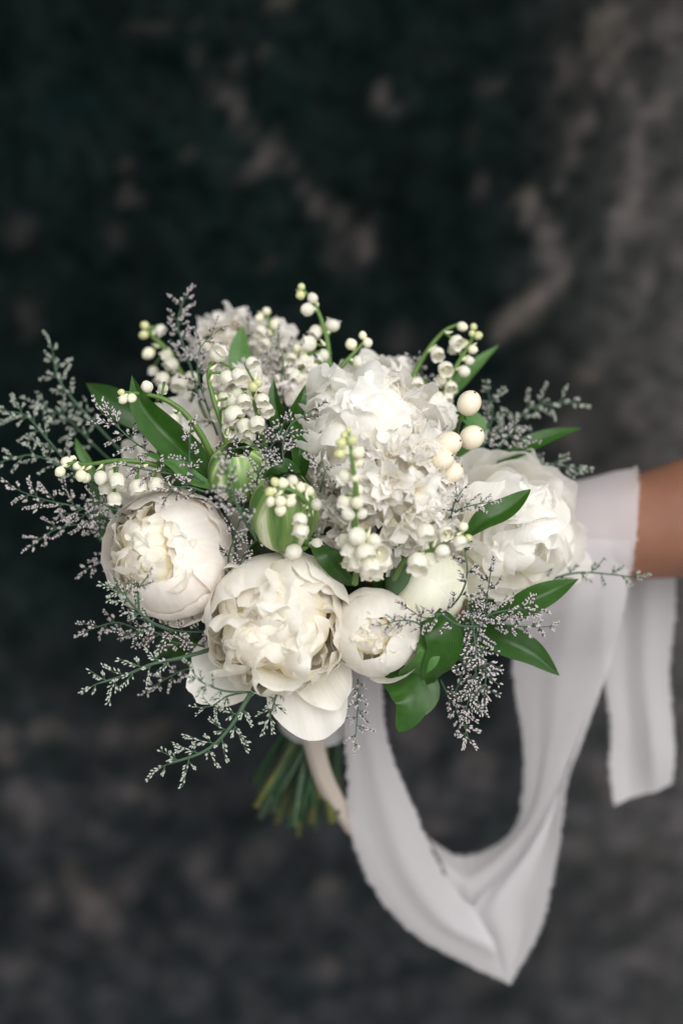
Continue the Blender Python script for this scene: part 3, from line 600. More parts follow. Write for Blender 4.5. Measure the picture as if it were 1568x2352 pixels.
leaf('folded green leaf standing against the left flank of the central peony', [(690, 1110, -0.01), (688, 1050, 0.0), (680, 990, -0.005), (677, 945, -0.02)], 46, fold=0.5, twist=(15, 20), peak=0.35)
leaf('bright leaf pointing up right in front of the right peony', [(1062, 1240, 0.005), (1110, 1200, 0.01), (1165, 1170, 0.008), (1218, 1124, 0.0)], 64, nrm=(-0.3, 0.35, 0.8), fold=0.5, twist=(-10, 10), peak=0.5, sharp=0.8)
leaf('narrow leaf pointing far right above the right peony', [(1135, 1075, -0.06), (1190, 1035, -0.055), (1260, 1002, -0.06), (1335, 983, -0.07)], 48, nrm=(-0.1, 0.5, 0.8), fold=0.35, twist=(0, 20), peak=0.4)
leaf('glossy leaf below the right peony pointing right over the ribbon', [(1120, 1425, -0.02), (1190, 1392, -0.012), (1260, 1362, -0.012), (1328, 1330, -0.02)], 66, nrm=(0.1, 0.3, 0.9), fold=0.45, twist=(25, -10), peak=0.5)
leaf('dark glossy leaf pointing down right with a sharp tip over the ribbon', [(1080, 1440, -0.03), (1150, 1470, -0.02), (1220, 1500, -0.018), (1284, 1552, -0.02)], 80, 'leafdark', nrm=(0, 0.35, 0.9), fold=0.4, twist=(0, 10), peak=0.4, sharp=0.9)
leaf('slender blurred leaf rising behind the top right bell spray', [(1022, 925, -0.085), (1060, 870, -0.085), (1100, 830, -0.085), (1146, 792, -0.09)], 40, 'leafpale', nrm=(-0.4, 0.2, 0.9), fold=0.3, twist=(20, 10), peak=0.35)
leaf('pale green leaf arching over the top of the left round peony', [(505, 1125, 0.004), (440, 1098, 0.012), (395, 1062, 0.014), (325, 1040, 0.006)], 44, 'leafpale', nrm=(0.1, 0.4, 0.8), fold=0.3, twist=(0, 10), peak=0.45)
leaf('dark leaf lying between the left leaves and the cream tulip bud', [(500, 1120, -0.02), (450, 1100, -0.02), (400, 1075, -0.02), (360, 1030, -0.03)], 84, 'leafdark', fold=0.2, twist=(0, 10), peak=0.5)
leaf('broad curled green leaf below the closed bud', [(960, 1418, -0.002), (1003, 1432, 0.012), (1022, 1485, 0.012), (998, 1545, 0.004), (985, 1578, -0.01)], 84, nrm=(0.35, 0.1, 0.9), fold=-0.1, twist=(20, 0), wave=0.10, peak=0.42, sharp=0.55, base=0.5, cup=0.25)
leaf('rounded darker leaf curled between small peony and broad curled leaf', [(955, 1445, 0.0), (985, 1490, 0.010), (965, 1530, 0.008), (915, 1552, -0.005)], 62, 'leafpale', nrm=(0.5, -0.2, 0.8), fold=0.0, twist=(0, 20), peak=0.5, sharp=0.55, base=0.5, cup=0.3)
leaf('lowest broad leaf with a pale folded flank hanging below the small peony', [(890, 1545, -0.01), (930, 1575, 0.0), (945, 1620, 0.004), (915, 1682, 0.002)], 88, nrm=(-0.2, 0.35, 0.9), fold=0.15, twist=(10, -25), wave=0.10, peak=0.45, sharp=0.6, base=0.6)
leaf('leaf flank folded beside the lowest broad leaf, cut straight at the tip', [(940, 1540, -0.012), (975, 1570, -0.008), (975, 1610, -0.006), (930, 1655, -0.004)], 66, nrm=(0.5, -0.1, 0.8), fold=0.1, twist=(0, 25), peak=0.4, sharp=0.6, base=0.7)
leaf('rolled dark leaf between the open peony and the front bell cluster', [(728, 1240, 0.02), (752, 1272, 0.028), (780, 1310, 0.022), (812, 1345, 0.0)], 52, 'leafdark', nrm=(0.4, 0.5, 0.7), fold=-0.35, twist=(0, 60), peak=0.3, sharp=0.5, base=0.6, cup=0.2)
leaf('short dark leaf curled over the top of the striped tulip', [(625, 1130, 0.005), (632, 1090, 0.018), (655, 1068, 0.018), (690, 1085, 0.008)], 40, 'leafdark', nrm=(0, 0.3, 0.9), fold=0.2, peak=0.45, sharp=0.7, base=0.5)
leaf('upright leaf at the top edge between two hyacinths', [(552, 870, -0.055), (551, 825, -0.055), (552, 785, -0.058), (557, 748, -0.062)], 56, 'leafpale', nrm=(0, 0.1, 1), fold=0.2, peak=0.3, sharp=0.9, base=0.8)
leaf('thin pale leaf blurred at the far left behind the lower bell spray', [(232, 1120, -0.05), (205, 1070, -0.05), (185, 1035, -0.05), (173, 1005, -0.055)], 26, 'leafpale', fold=0.2)
leaf('dark leaf in shade left of the closed bud', [(900, 1400, -0.03), (885, 1350, -0.02), (880, 1310, -0.015), (905, 1270, -0.02)], 60, 'leafdark', fold=0.2, base=0.6)
leaf('dark leaf in shadow behind the left round peony', [(300, 1290, -0.05), (250, 1220, -0.055), (235, 1160, -0.055), (205, 1100, -0.06)], 70, 'leafdark', fold=0.2)
leaf('dark leaf in the gap between left round peony and striped tulip', [(560, 1300, -0.03), (555, 1240, -0.03), (545, 1190, -0.03), (520, 1140, -0.03)], 90, 'leafdark', fold=0.2, base=0.6)
leaf('dark leaf under the grey flower sprays at lower left', [(480, 1500, -0.05), (430, 1490, -0.045), (390, 1480, -0.045), (350, 1515, -0.05)], 70, 'leafdark', nrm=(0, 0.4, 0.9), fold=0.2, base=0.6)
leaf('leaf behind the grey sprays right of the closed bud', [(1060, 1520, -0.04), (1085, 1460, -0.04), (1110, 1400, -0.04), (1120, 1350, -0.045)], 90, 'leafdark', fold=0.2, base=0.6)
leaf('pale leaf edge showing behind the snowberries', [(1050, 1060, -0.07), (1080, 1010, -0.065), (1090, 970, -0.065), (1040, 935, -0.07)], 60, 'leafpale', nrm=(0.3, 0.2, 0.9), fold=0.1, sharp=0.6, base=0.5)
# ------------------------------------------------------------------ bell flower sprays
def bell_mesh(seed, open_=1.0):
    """unit bell (radius 1) hanging along +z: top at z=0, mouth at z=2"""
    vs, fs, uvs = [], [], []; n = 30
    prof = [(0.0, 0.05, 0), (0.08, 0.42, 0), (0.28, 0.74, 0), (0.6, 0.95, 0), (0.95, 1.0, 0), (1.25, 0.93, .0), (1.42, 0.88, .15), (1.55, 0.92, .5), (1.62, 1.02, 1.0)]
    for j, (z, r, lob) in enumerate(prof):
        for i in range(n):
            g = 2 * math.pi * i / n; c6 = abs(math.sin(3 * g + seed)); 
            rr = r * (1 + 0.03 * math.cos(6 * g + seed * 2)) + lob * (open_ * 0.16 * (c6 ** 0.7) - 0.12)
            zz = z + lob * (0.30 * (c6 ** 0.6) - 0.12) - lob * open_ * 0.05
            vs.append(Vector((rr * math.cos(g), rr * math.sin(g), zz))); uvs.append((i / n, z / 1.7))
    for j in range(len(prof) - 1):
        for i in range(n): a = j * n + i; b = j * n + (i + 1) % n; fs.append((a, b, b + n, a + n))
    fs.append(tuple(range(n)))
    # stamens inside
    b = len(vs); t, tf = tube_geo([Vector((0, 0, 0.1)), Vector((0, 0, 0.9)), Vector((0, 0, 1.25))], [0.12, 0.2, 0.1], 6)
    mi = [0] * len(fs); vs += t; uvs += [(0.5, 0.1)] * len(t); fs += [tuple(x + b for x in q) for q in tf]; mi += [1] * len(tf)
    return mesh_of('bell_flower', vs, fs, [M['bell'], M['creambud']], mi=mi, uvs=uvs)
def bud_mesh(mat, ridged=True):
    vs, fs, uvs = [], [], []; n = 18; m = 11
    for j in range(m):
        th = math.pi * j / (m - 1)
        for i in range(n):
            g = 2 * math.pi * i / n; r = math.sin(th) * (1 + (0.06 * math.cos(6 * g) * (1 if th > 1.6 else 0.3) + 0.02 * math.sin(2 * g + 1) if ridged else 0))
            z = 1 - math.cos(th) * 1.0
            if th > 2.4: z += 0.22 * (th - 2.4)
            vs.append(Vector((r * math.cos(g), r * math.sin(g), z))); uvs.append((i / n, j / (m - 1)))
    for j in range(m - 1):
        for i in range(n): a = j * n + i; b = j * n + (i + 1) % n; fs.append((a, b, b + n, a + n))
    return mesh_of('bud', vs, fs, mat, uvs=uvs)
BELLS = [bell_mesh(0.2, 1.1), bell_mesh(1.4, 0.7), bell_mesh(2.2, 1.4)]
BUDS = {'b': bud_mesh(M['bell']), 'c': bud_mesh(M['creambud']), 'g': bud_mesh(M['greenbud'])}
def spray(label, stem, items, group='lily of the valley sprays', rad=0.0017, to_neck=True, mat='stem'):
    """items: (px, py, d, radius px, kind[, direction of mouth])"""
    cp = [P(*p) for p in stem]; o = empty('lily_of_the_valley', cp[0]); tag(o, label, 'lily of the valley', group)
    c = catmull(cp, 22)
    tube('stem', c, [rad * (1.15 - 0.6 * i / 22) for i in range(23)], M[mat], o, 7)
    for n_, it in enumerate(items):
        px, py, d, r, kind = it[:5]; ctr = P(px, py, d); r = r * PX * (0.94 if kind == 'B' else 0.92)
        # attachment: the point of the stem a little towards its base from the nearest
        best = min(range(23), key=lambda i: (c[i] - ctr).length); a = c[max(0, min(22, best - 1))]
        if kind == 'b' and r > 14.5 * PX and n_ % 3: kind = 'B'
        if len(it) > 5: dr = V(*it[5]).normalized()
        elif kind == 'B': dr = ((ctr - a).normalized() * 0.6 + V(0, -0.9, -0.05) + V(random.uniform(-.35, .35), random.uniform(-.2, .2), random.uniform(-.2, .3))).normalized()
        else: dr = ((ctr - a).normalized() + V(0, -0.15, 0.25)).normalized()
        if kind == 'B': me = random.choice(BELLS); off = 0.8
        else: me = BUDS[kind]; off = 1.0
        top = ctr - dr * r * off
        m = Matrix.Translation(top - o.location) @ dr.to_track_quat('Z', 'Y').to_matrix().to_4x4() @ Matrix.Rotation(random.uniform(0, 6), 4, 'Z') @ Matrix.Diagonal((r * random.uniform(.94, 1.04), r * random.uniform(.94, 1.04), r * random.uniform(.95, 1.05), 1))
        put('bell_flower' if kind == 'B' else 'bud', me, o, m)
        if (top - a).length > 0.0015 and (top - a).length < 0.035:
            mid = (a + top) / 2 - dr * (top - a).length * 0.35 + V(0, 0.0, 0.001)
            tube('pedicel', catmull([a, mid, top], 7), [0.0008] * 7 + [0.0011], M['stem' if mat == 'stem' else mat], o, 5)
            # tiny papery bract at the joint
            if r > 11 * PX:
                t1 = (a - c[max(0, best - 2)]); t1 = t1.normalized() if t1.length > 0 else UP
                side = (top - a).normalized()
                tube('bract', [a, a + (side + t1 * 0.3) * 0.0022, a + (side * 1.2 + t1) * 0.0040], [0.0007, 0.0013, 0.0002], M['creambud'], o, 5)
    if to_neck: stalk(o, cp[0], M['stem'], 0.0017)
    return o

B = 'B'
spray('tallest lily of the valley spray standing above the top of the bouquet', [(760, 905, -0.05), (757, 845, -0.05), (752, 785, -0.05), (738, 735, -0.05), (718, 692, -0.05), (695, 664, -0.052)],
      [(692, 659, -.05, 10, 'g'), (690, 678, -.05, 12, 'g'), (718, 686, -.05, 14, 'b'), (706, 711, -.045, 18, 'b'), (763, 748, -.05, 20, B, (0.25, 0.9, 0.1)), (727, 760, -.055, 19, B, (-0.5, -0.7, 0.2)), (712, 790, -.05, 21, B, (-0.9, 0.1, 0.2)),
       (725, 700, -.055, 9, 'c'), (745, 815, -.05, 17, B), (700, 825, -.05, 16, B), (722, 845, -.05, 17, B), (735, 872, -.045, 16, B), (680, 860, -.05, 16, B)])
spray('lily of the valley spray leaning right over the rim beside the tallest one', [(738, 920, -0.035), (752, 880, -0.035), (785, 840, -0.038), (815, 808, -0.04), (842, 778, -0.042)],
      [(833, 771, -.04, 11, 'c'), (844, 787, -.04, 13, 'c'), (806, 791, -.04, 15, 'c'), (822, 833, -.04, 18, B, (0.95, 0.25, 0.1)), (768, 852, -.03, 16, B), (780, 880, -.04, 15, B), (726, 880, -.04, 15, B)])
spray('blurred lily of the valley spray at the upper left edge', [(440, 905, -0.08), (410, 850, -0.08), (378, 800, -0.08), (350, 772, -0.08), (338, 752, -0.08)],
      [(333, 748, -.08, 12, 'g'), (331, 769, -.08, 13, 'g'), (367, 757, -.08, 16, 'b'), (342, 811, -.08, 17, 'c'), (395, 836, -.075, 20, B), (375, 868, -.075, 20, B), (412, 878, -.07, 24, B), (440, 868, -.075, 20, B), (385, 815, -.08, 17, B), (352, 850, -.09, 14, B), (425, 905, -.08, 20, B)], rad=0.0022)
spray('lily of the valley spray at the top in front of the hyacinths', [(650, 900, -0.075), (640, 840, -0.075), (628, 780, -0.078), (618, 735, -0.08), (610, 716, -0.08)],
      [(612, 715, -.078, 12, 'c'), (596, 730, -.078, 12, 'c'), (631, 746, -.076, 15, 'c'), (600, 760, -.07, 17, B), (610, 790, -.07, 18, B), (650, 800, -.07, 17, B), (640, 830, -.065, 18, B), (665, 840, -.06, 18, B), (678, 812, -.06, 14, 'c')])
spray('soft lily of the valley spray between the top hyacinth and the tallest bell spray', [(655, 930, -0.06), (668, 890, -0.058), (680, 850, -0.058), (690, 815, -0.06), (690, 790, -0.062)],
      [(682, 800, -.055, 12, 'c'), (700, 812, -.055, 14, 'c'), (668, 822, -.055, 15, B), (688, 838, -.052, 18, B), (712, 846, -.052, 16, B), (668, 856, -.052, 17, B), (655, 842, -.055, 15, B), (690, 872, -.05, 17, B), (640, 868, -.055, 16, B)])
spray('sharp lily of the valley spray with a frilled bell on top, upper left', [(525, 1050, -0.012), (513, 985, -0.008), (490, 915, -0.008), (479, 865, -0.008), (484, 832, -0.008)],
      [(499, 815, -.005, 21, B, (0.55, 0.55, 0.5)), (482, 868, -.014, 20, 'b'), (519, 866, -.006, 20, B), (547, 860, -.004, 20, B, (0.4, -0.7, 0.3)), (533, 922, -.012, 18, B), (512, 912, -.014, 18, B), (497, 948, -.016, 17, B), (534, 950, 0.0, 24, 'b'), (560, 975, -.004, 20, B), (523, 985, -.008, 17, B), (555, 1000, -.01, 17, B)])
spray('lily of the valley spray with yellowish tip buds beside the small upright leaves', [(610, 1030, -0.018), (600, 985, -0.012), (588, 940, -0.01), (582, 905, -0.008), (590, 880, -0.008)],
      [(581, 889, 0.0, 13, 'g'), (592, 880, 0.0, 12, 'g'), (577, 833, -.01, 17, B, (0.6, -0.6, 0.4)), (559, 919, -.002, 19, B, (0.2, -0.8, 0.4)), (602, 917, 0.0, 18, 'b'), (612, 940, -.006, 17, B), (590, 970, 0.002, 20, B, (0.15, -0.8, 0.3)), (575, 1000, -.006, 15, B), (547, 903, -.012, 17, B)])
spray('arching lily of the valley spray reaching left over the dark leaf', [(498, 1072, -0.01), (463, 1000, -0.002), (425, 950, 0.002), (380, 918, 0.004), (330, 905, 0.004), (293, 903, 0.004)],
      [(279, 901, .004, 9, 'g'), (284, 917, .005, 12, 'c'), (303, 915, .006, 13, 'c'), (338, 888, .006, 16, 'b'), (313, 925, .002, 11, 'c'), (398, 962, .002, 17, B), (360, 935, -.006, 15, B), (375, 890, -.01, 13, B), (432, 1000, -.005, 15, B), (453, 1030, -.008, 14, B)], rad=0.0019)
spray('lower left lily of the valley spray whose white bells hang in a row', [(470, 1100, -0.01), (400, 1080, 0.0), (330, 1062, 0.006), (265, 1058, 0.008), (205, 1066, 0.006), (150, 1064, 0.004)],
      [(139, 1083, .004, 13, 'c'), (153, 1061, .002, 14, 'c'), (168, 1054, 0.0, 9, 'c'), (178, 1070, .004, 11, 'c'), (187, 1093, .006, 15, 'c'), (198, 1097, .004, 13, 'b'), (232, 1096, .008, 17, 'b'), (262, 1088, .004, 17, B, (0.05, -1, 0.2)), (269, 1100, .012, 20, B, (0.1, -1, 0.15)), (317, 1117, .012, 22, B, (0.25, -1, 0.1)), (358, 1110, .010, 19, B, (0.2, -1, 0.05)), (263, 1143, .004, 19, 'b'), (243, 1118, -.004, 18, B)])
spray('top right lily of the valley spray with drooping open bells', [(930, 915, -0.06), (950, 860, -0.058), (985, 800, -0.056), (1020, 760, -0.056), (1052, 745, -0.056)],
      [(1060, 750, -.055, 14, 'c'), (1003, 811, -.052, 19, B, (0.15, -0.7, 0.6)), (1046, 785, -.05, 19, B, (0.5, -0.5, 0.5)), (956, 880, -.05, 19, B, (0.05, -0.8, 0.5)), (985, 900, -.05, 18, B), (1003, 910, -.05, 17, B)])
spray('green budded lily of the valley spray right of the drooping open bells', [(1000, 945, -0.065), (1022, 890, -0.055), (1045, 845, -0.055), (1072, 800, -0.056), (1092, 762, -0.058)],
      [(1087, 751, -.056, 10, 'g'), (1083, 766, -.054, 9, 'g'), (1097, 771, -.056, 12, 'g'), (1085, 803, -.054, 13, 'c'), (1068, 790, -.058, 10, 'g'), (1022, 846, -.048, 20, B, (0.2, -0.6, 0.7)), (1066, 853, -.05, 16, 'b'), (1040, 800, -.06, 13, B), (1077, 828, -.056, 13, 'b'), (1015, 872, -.055, 16, B), (1035, 888, -.05, 16, B), (1028, 912, -.05, 14, B)])
spray('soft focus lily of the valley spray standing in front of the central peony', [(812, 1245, 0.045), (815, 1185, 0.055), (818, 1130, 0.062), (811, 1075, 0.066), (803, 1010, 0.066)],
      [(800, 988, .066, 8, 'g'), (790, 1000, .066, 9, 'g'), (785, 1018, .066, 13, 'g'), (809, 1012, .068, 13, 'g'), (822, 1040, .066, 15, 'c'), (781, 1043, .066, 13, 'g'), (822, 1062, .062, 13, 'c'), (793, 1092, .06, 18, 'b'), (815, 1098, .064, 11, 'c'), (820, 1155, .062, 15, 'c'), (822, 1125, .06, 13, 'c'), (790, 1150, .058, 16, 'b'), (800, 1180, .056, 17, 'b'), (830, 1180, .055, 14, 'b')], rad=0.0018, to_neck=False)
spray('drooping lily of the valley spray hanging over the striped tulip', [(700, 1250, 0.02), (712, 1195, 0.035), (700, 1150, 0.045), (668, 1125, 0.05), (635, 1122, 0.05)],
      [(620, 1130, .05, 12, 'g'), (650, 1110, .05, 13, 'c'), (632, 1108, .05, 11, 'g'), (644, 1152, .052, 14, 'c'), (622, 1152, .05, 12, 'c'), (668, 1152, .05, 13, 'c'), (644, 1172, .05, 14, 'c'), (690, 1192, .052, 18, 'b'), (692, 1215, .05, 19, 'b'), (690, 1120, .046, 13, 'c'), (710, 1128, .042, 12, 'c'), (725, 1160, .03, 14, 'b'), (672, 1105, .044, 14, 'b')], rad=0.0018, to_neck=False)
spray('dense cluster of white bells in front, below the central hyacinth', [(815, 1340, 0.02), (820, 1300, 0.035), (832, 1270, 0.045), (838, 1240, 0.05), (842, 1215, 0.05)],
      [(820, 1232, .056, 23, 'b'), (855, 1240, .05, 17, B), (806, 1262, .048, 22, B), (838, 1268, .058, 24, B), (868, 1270, .056, 23, B, (0.35, -0.2, 0.8)), (820, 1292, .05, 23, B), (850, 1296, .056, 23, B), (880, 1292, .048, 21, B), (805, 1288, .04, 18, B), (842, 1316, .04, 17, B), (862, 1316, .038, 18, B, (0.1, -1, .2)), (790, 1240, .035, 16, B)], to_neck=False)
spray('lily of the valley spray lying to the right over the closed bud', [(905, 1330, 0.015), (930, 1288, 0.03), (980, 1268, 0.04), (1025, 1245, 0.045), (1062, 1212, 0.045)],
      [(1063, 1210, .046, 12, 'c'), (1055, 1243, .05, 17, 'b'), (1023, 1222, .048, 17, 'b'), (976, 1219, .048, 22, B, (0.1, -0.8, 0.3)), (960, 1290, .046, 26, B, (-0.1, -0.8, 0.5)), (985, 1282, .04, 18, B), (1016, 1266, .05, 17, 'b'), (995, 1240, .04, 15, B), (1075, 1235, .044, 9, 'g')], to_neck=False)
spray('single white bell resting on the top edge of the open peony', [(700, 1235, 0.005), (705, 1252, 0.016), (695, 1262, 0.024), (684, 1262, 0.028)],
      [(674, 1268, .036, 21, 'b'), (725, 1248, .02, 16, 'b')], to_neck=False)

# ------------------------------------------------------------------ snowberries
def berry_mesh():
    vs, fs = [], []; n = 22; m = 14; mi = []
    for j in range(m):
        th = math.pi * j / (m - 1)
        for i in range(n):
            g = 2 * math.pi * i / n; r = math.sin(th) * (1.0 + 0.03 * math.cos(2 * g)); z = -math.cos(th) * 1.1
            if j == m - 1: z -= 0.04
            vs.append(Vector((r * math.cos(g), r * math.sin(g), z)))
    for j in range(m - 1):
        for i in range(n): a = j * n + i; b = j * n + (i + 1) % n; fs.append((a, b, b + n, a + n)); mi.append(0)
    return mesh_of('berry', vs, fs, M['berry'])
BM = berry_mesh()
tv, tf = tube_geo([Vector((0, 0, 1.0)), Vector((0.01, 0, 1.12)), Vector((0.03, 0, 1.17))], [0.11, 0.09, 0.04], 6)
TIP = mesh_of('berry_tip', tv, tf, M['berrytip'])
so_ = empty('snowberry_sprig', P(1020, 1110, -0.05)); tag(so_, 'sprig of five round cream snowberries at the right shoulder of the bouquet', 'snowberry')
stems = [(1035, 1060, -0.035), (1044, 1010, -0.03), (1052, 975, -0.028), (1060, 950, -0.026)]
tube('stem', catmull([P(1020, 1110, -0.05)] + [P(*q) for q in stems], 12), 0.0013, M['stem'], so_)
stalk(so_, P(1020, 1110, -0.05), M['stem'])
for px, py, d, r, dr in ((1077, 926, -.004, 28, (0.35, 0.7, 0.5)), (1030, 1018, .014, 28, (0.75, 0.15, 0.5)), (1083, 1005, .004, 28, (0.6, 0.45, 0.55)), (1016, 1056, .020, 24, (0.75, 0.35, 0.5)), (1038, 1086, .012, 24, (0.7, 0.5, 0.2))):
    q = V(*dr).to_track_quat('Z', 'Y').to_matrix().to_4x4(); ctr = P(px, py, d)
    m = Matrix.Translation(ctr - so_.location) @ q @ Matrix.Scale(r * PX, 4)
    bo = put('berry', BM, so_, m); put('berry_tip', TIP, bo, Matrix.Identity(4))
    tube('pedicel', [P(1048, 985, -0.03), ctr - V(*dr).normalized() * r * PX], 0.001, M['stem'], so_, 5)
for i in range(5):
    g = petal_geo(20 * PX, 13 * PX, 40, -20, 9 * PX, 2 * PX, i, 0.05, 6, 8, 4, 0.5, 1, 0.8)
    put('calyx_leaf', mesh_of('calyx_leaf', g[0], g[1], M['leafpale'], uvs=g[2]), so_, Matrix.Translation(P(1062, 950, -0.018) - so_.location) @ frame((-0.2, -0.6, 0.7)) @ Matrix.Rotation(i * 1.25, 4, 'Z'))

# ------------------------------------------------------------------ statice (limonium) sprays
def floret_geo(p, dr, ln, wd, vs, fs, mi, tipm=1):
    a = perp(dr); b = dr.cross(a); base = len(vs); sides = 5
    for z, r in ((0, .45), (.25, .75), (.54, .85), (.80, 1.0), (1.0, .35)):
        for k in range(sides):
            g = 2 * math.pi * k / sides + z; vs.append(p + dr * (z * ln) + (a * math.cos(g) + b * math.sin(g)) * (r * wd * 0.5))
    for j in range(4):
        for k in range(sides):
            fs.append((base + j * sides + k, base + j * sides + (k + 1) % sides, base + (j + 1) * sides + (k + 1) % sides, base + (j + 1) * sides + k)); mi.append(0 if j < 2 else tipm)
    fs.append(tuple(base + 4 * sides + k for k in range(sides))); mi.append(tipm)
def spike(o, a, dr, length, nrm, green, size=1.0, curve=0.25, violet=0.0, both=False):
    """one flower spike: a curved rachis with two rows of slim florets on its upper side"""
    dr = dr.normalized(); side = dr.cross(nrm).normalized(); up = side.cross(dr)
    bend = (up * random.uniform(-curve, curve) + side * random.uniform(-curve, curve))
    vs, fs, mi = [], [], []
    def rach(p0, d0, L_, bend_, n, rad, t0, sgn):
        pts = [p0 + d0 * (L_ * i / n) + bend_ * (L_ * (i / n) ** 2) for i in range(n + 1)]
        tv, tf = tube_geo(pts, [rad * (1.2 - 0.7 * i / n) for i in range(n + 1)], 4, len(vs)); vs.extend(tv); fs.extend(tf); mi.extend([2] * len(tf))
        cnt = max(3, int(L_ * (1 - t0) / (6.4 * PX * size)))
        for k in range(cnt):
            t = min(1, t0 + (1 - t0) * (k + random.uniform(-.2, .6)) / cnt); t = max(t, 0); x = t * n; i = min(int(x), n - 1)
            p = pts[i].lerp(pts[i + 1], x - i); tg = (pts[i + 1] - pts[i]).normalized()
            for row in (0, 1):
                if random.random() < 0.2: continue
                s_ = sgn * (0.75 if row == 0 else (-0.55 if both else 0.1)) + random.uniform(-.2, .2)
                d2 = (tg * random.uniform(.7, 1.0) + side * s_ + up * random.uniform(.1, .6)).normalized()
                ln = size * PX * random.uniform(13.0, 18.5) * (1 - 0.2 * t); wd = size * PX * random.uniform(3.6, 5.0)
                floret_geo(p, d2, ln, wd, vs, fs, mi, 3 if random.random() < violet else 1)
        return pts
    sgn = random.choice((-1, 1))
    main = rach(a - o.location, dr, length, bend, 8, 0.00036 * size, 0.16, sgn)
    nb = int(length / (34 * PX * size))
    for q in range(nb):
        t = 0.12 + 0.6 * q / max(1, nb); x = t * 8; i = int(x); p = main[i].lerp(main[i + 1], x - i); s2 = sgn * (1 if q % 3 else -1)
        d0 = (dr * random.uniform(.8, 1.1) + side * s2 * random.uniform(.6, .95) + up * random.uniform(-.2, .5)).normalized()
        rach(p, d0, length * random.uniform(.28, .45) * (1 - 0.4 * t), -side * s2 * 0.15, 4, 0.00026 * size, 0.15, s2)
    put('flower_spike', mesh_of('flower_spike', vs, fs, [M['calyxg' if green else 'calyx'], M['paperyg' if green else 'papery'], M['sprigstem'], M['violet']], mi=mi), o)
def statice(label, stem, nspk=9, slen=62, size=1.0, green=False, spread=(28, 62), from_=0.3, rad=0.0011, neck=False, flat=0.55, violet=0.0, group='grey statice sprays', both=False):
    if both: nspk = int(nspk * 0.72)
    size *= 0.86; cp = [P(*p) for p in stem]; o = empty('statice_spray', cp[0]); tag(o, label, 'statice', group)
    n = 20; c = catmull(cp, n); tube('stem', c, [0.72 * rad * size * (1.1 - 0.6 * i / n) for i in range(n + 1)], M['sprigstem'], o, 5)
    for k in range(nspk):
        t = from_ + (1 - from_) * k / max(1, nspk - 1) if nspk > 1 else 1
        x = min(t, 0.999) * n; i = int(x); p = c[i].lerp(c[i + 1], x - i); tg = (c[min(i + 1, n)] - c[max(i - 1, 0)]).normalized()
        v = V(0, 0, 1); s = tg.cross(v).normalized() * (1 if k % 2 else -1) + v * random.uniform(-flat, flat)
        a = R(random.uniform(*spread)) if k < nspk - 1 else R(6)
        d = (tg * math.cos(a) + s.normalized() * math.sin(a))
        ln = slen * PX * random.uniform(0.7, 1.15) * (1 - 0.35 * abs(t - 0.55))
        spike(o, p, d, ln, v + s * 0.3, green, size, 0.3, violet, both)
    if neck: stalk(o, cp[0], M['stemdark'], 0.0014)
    return o
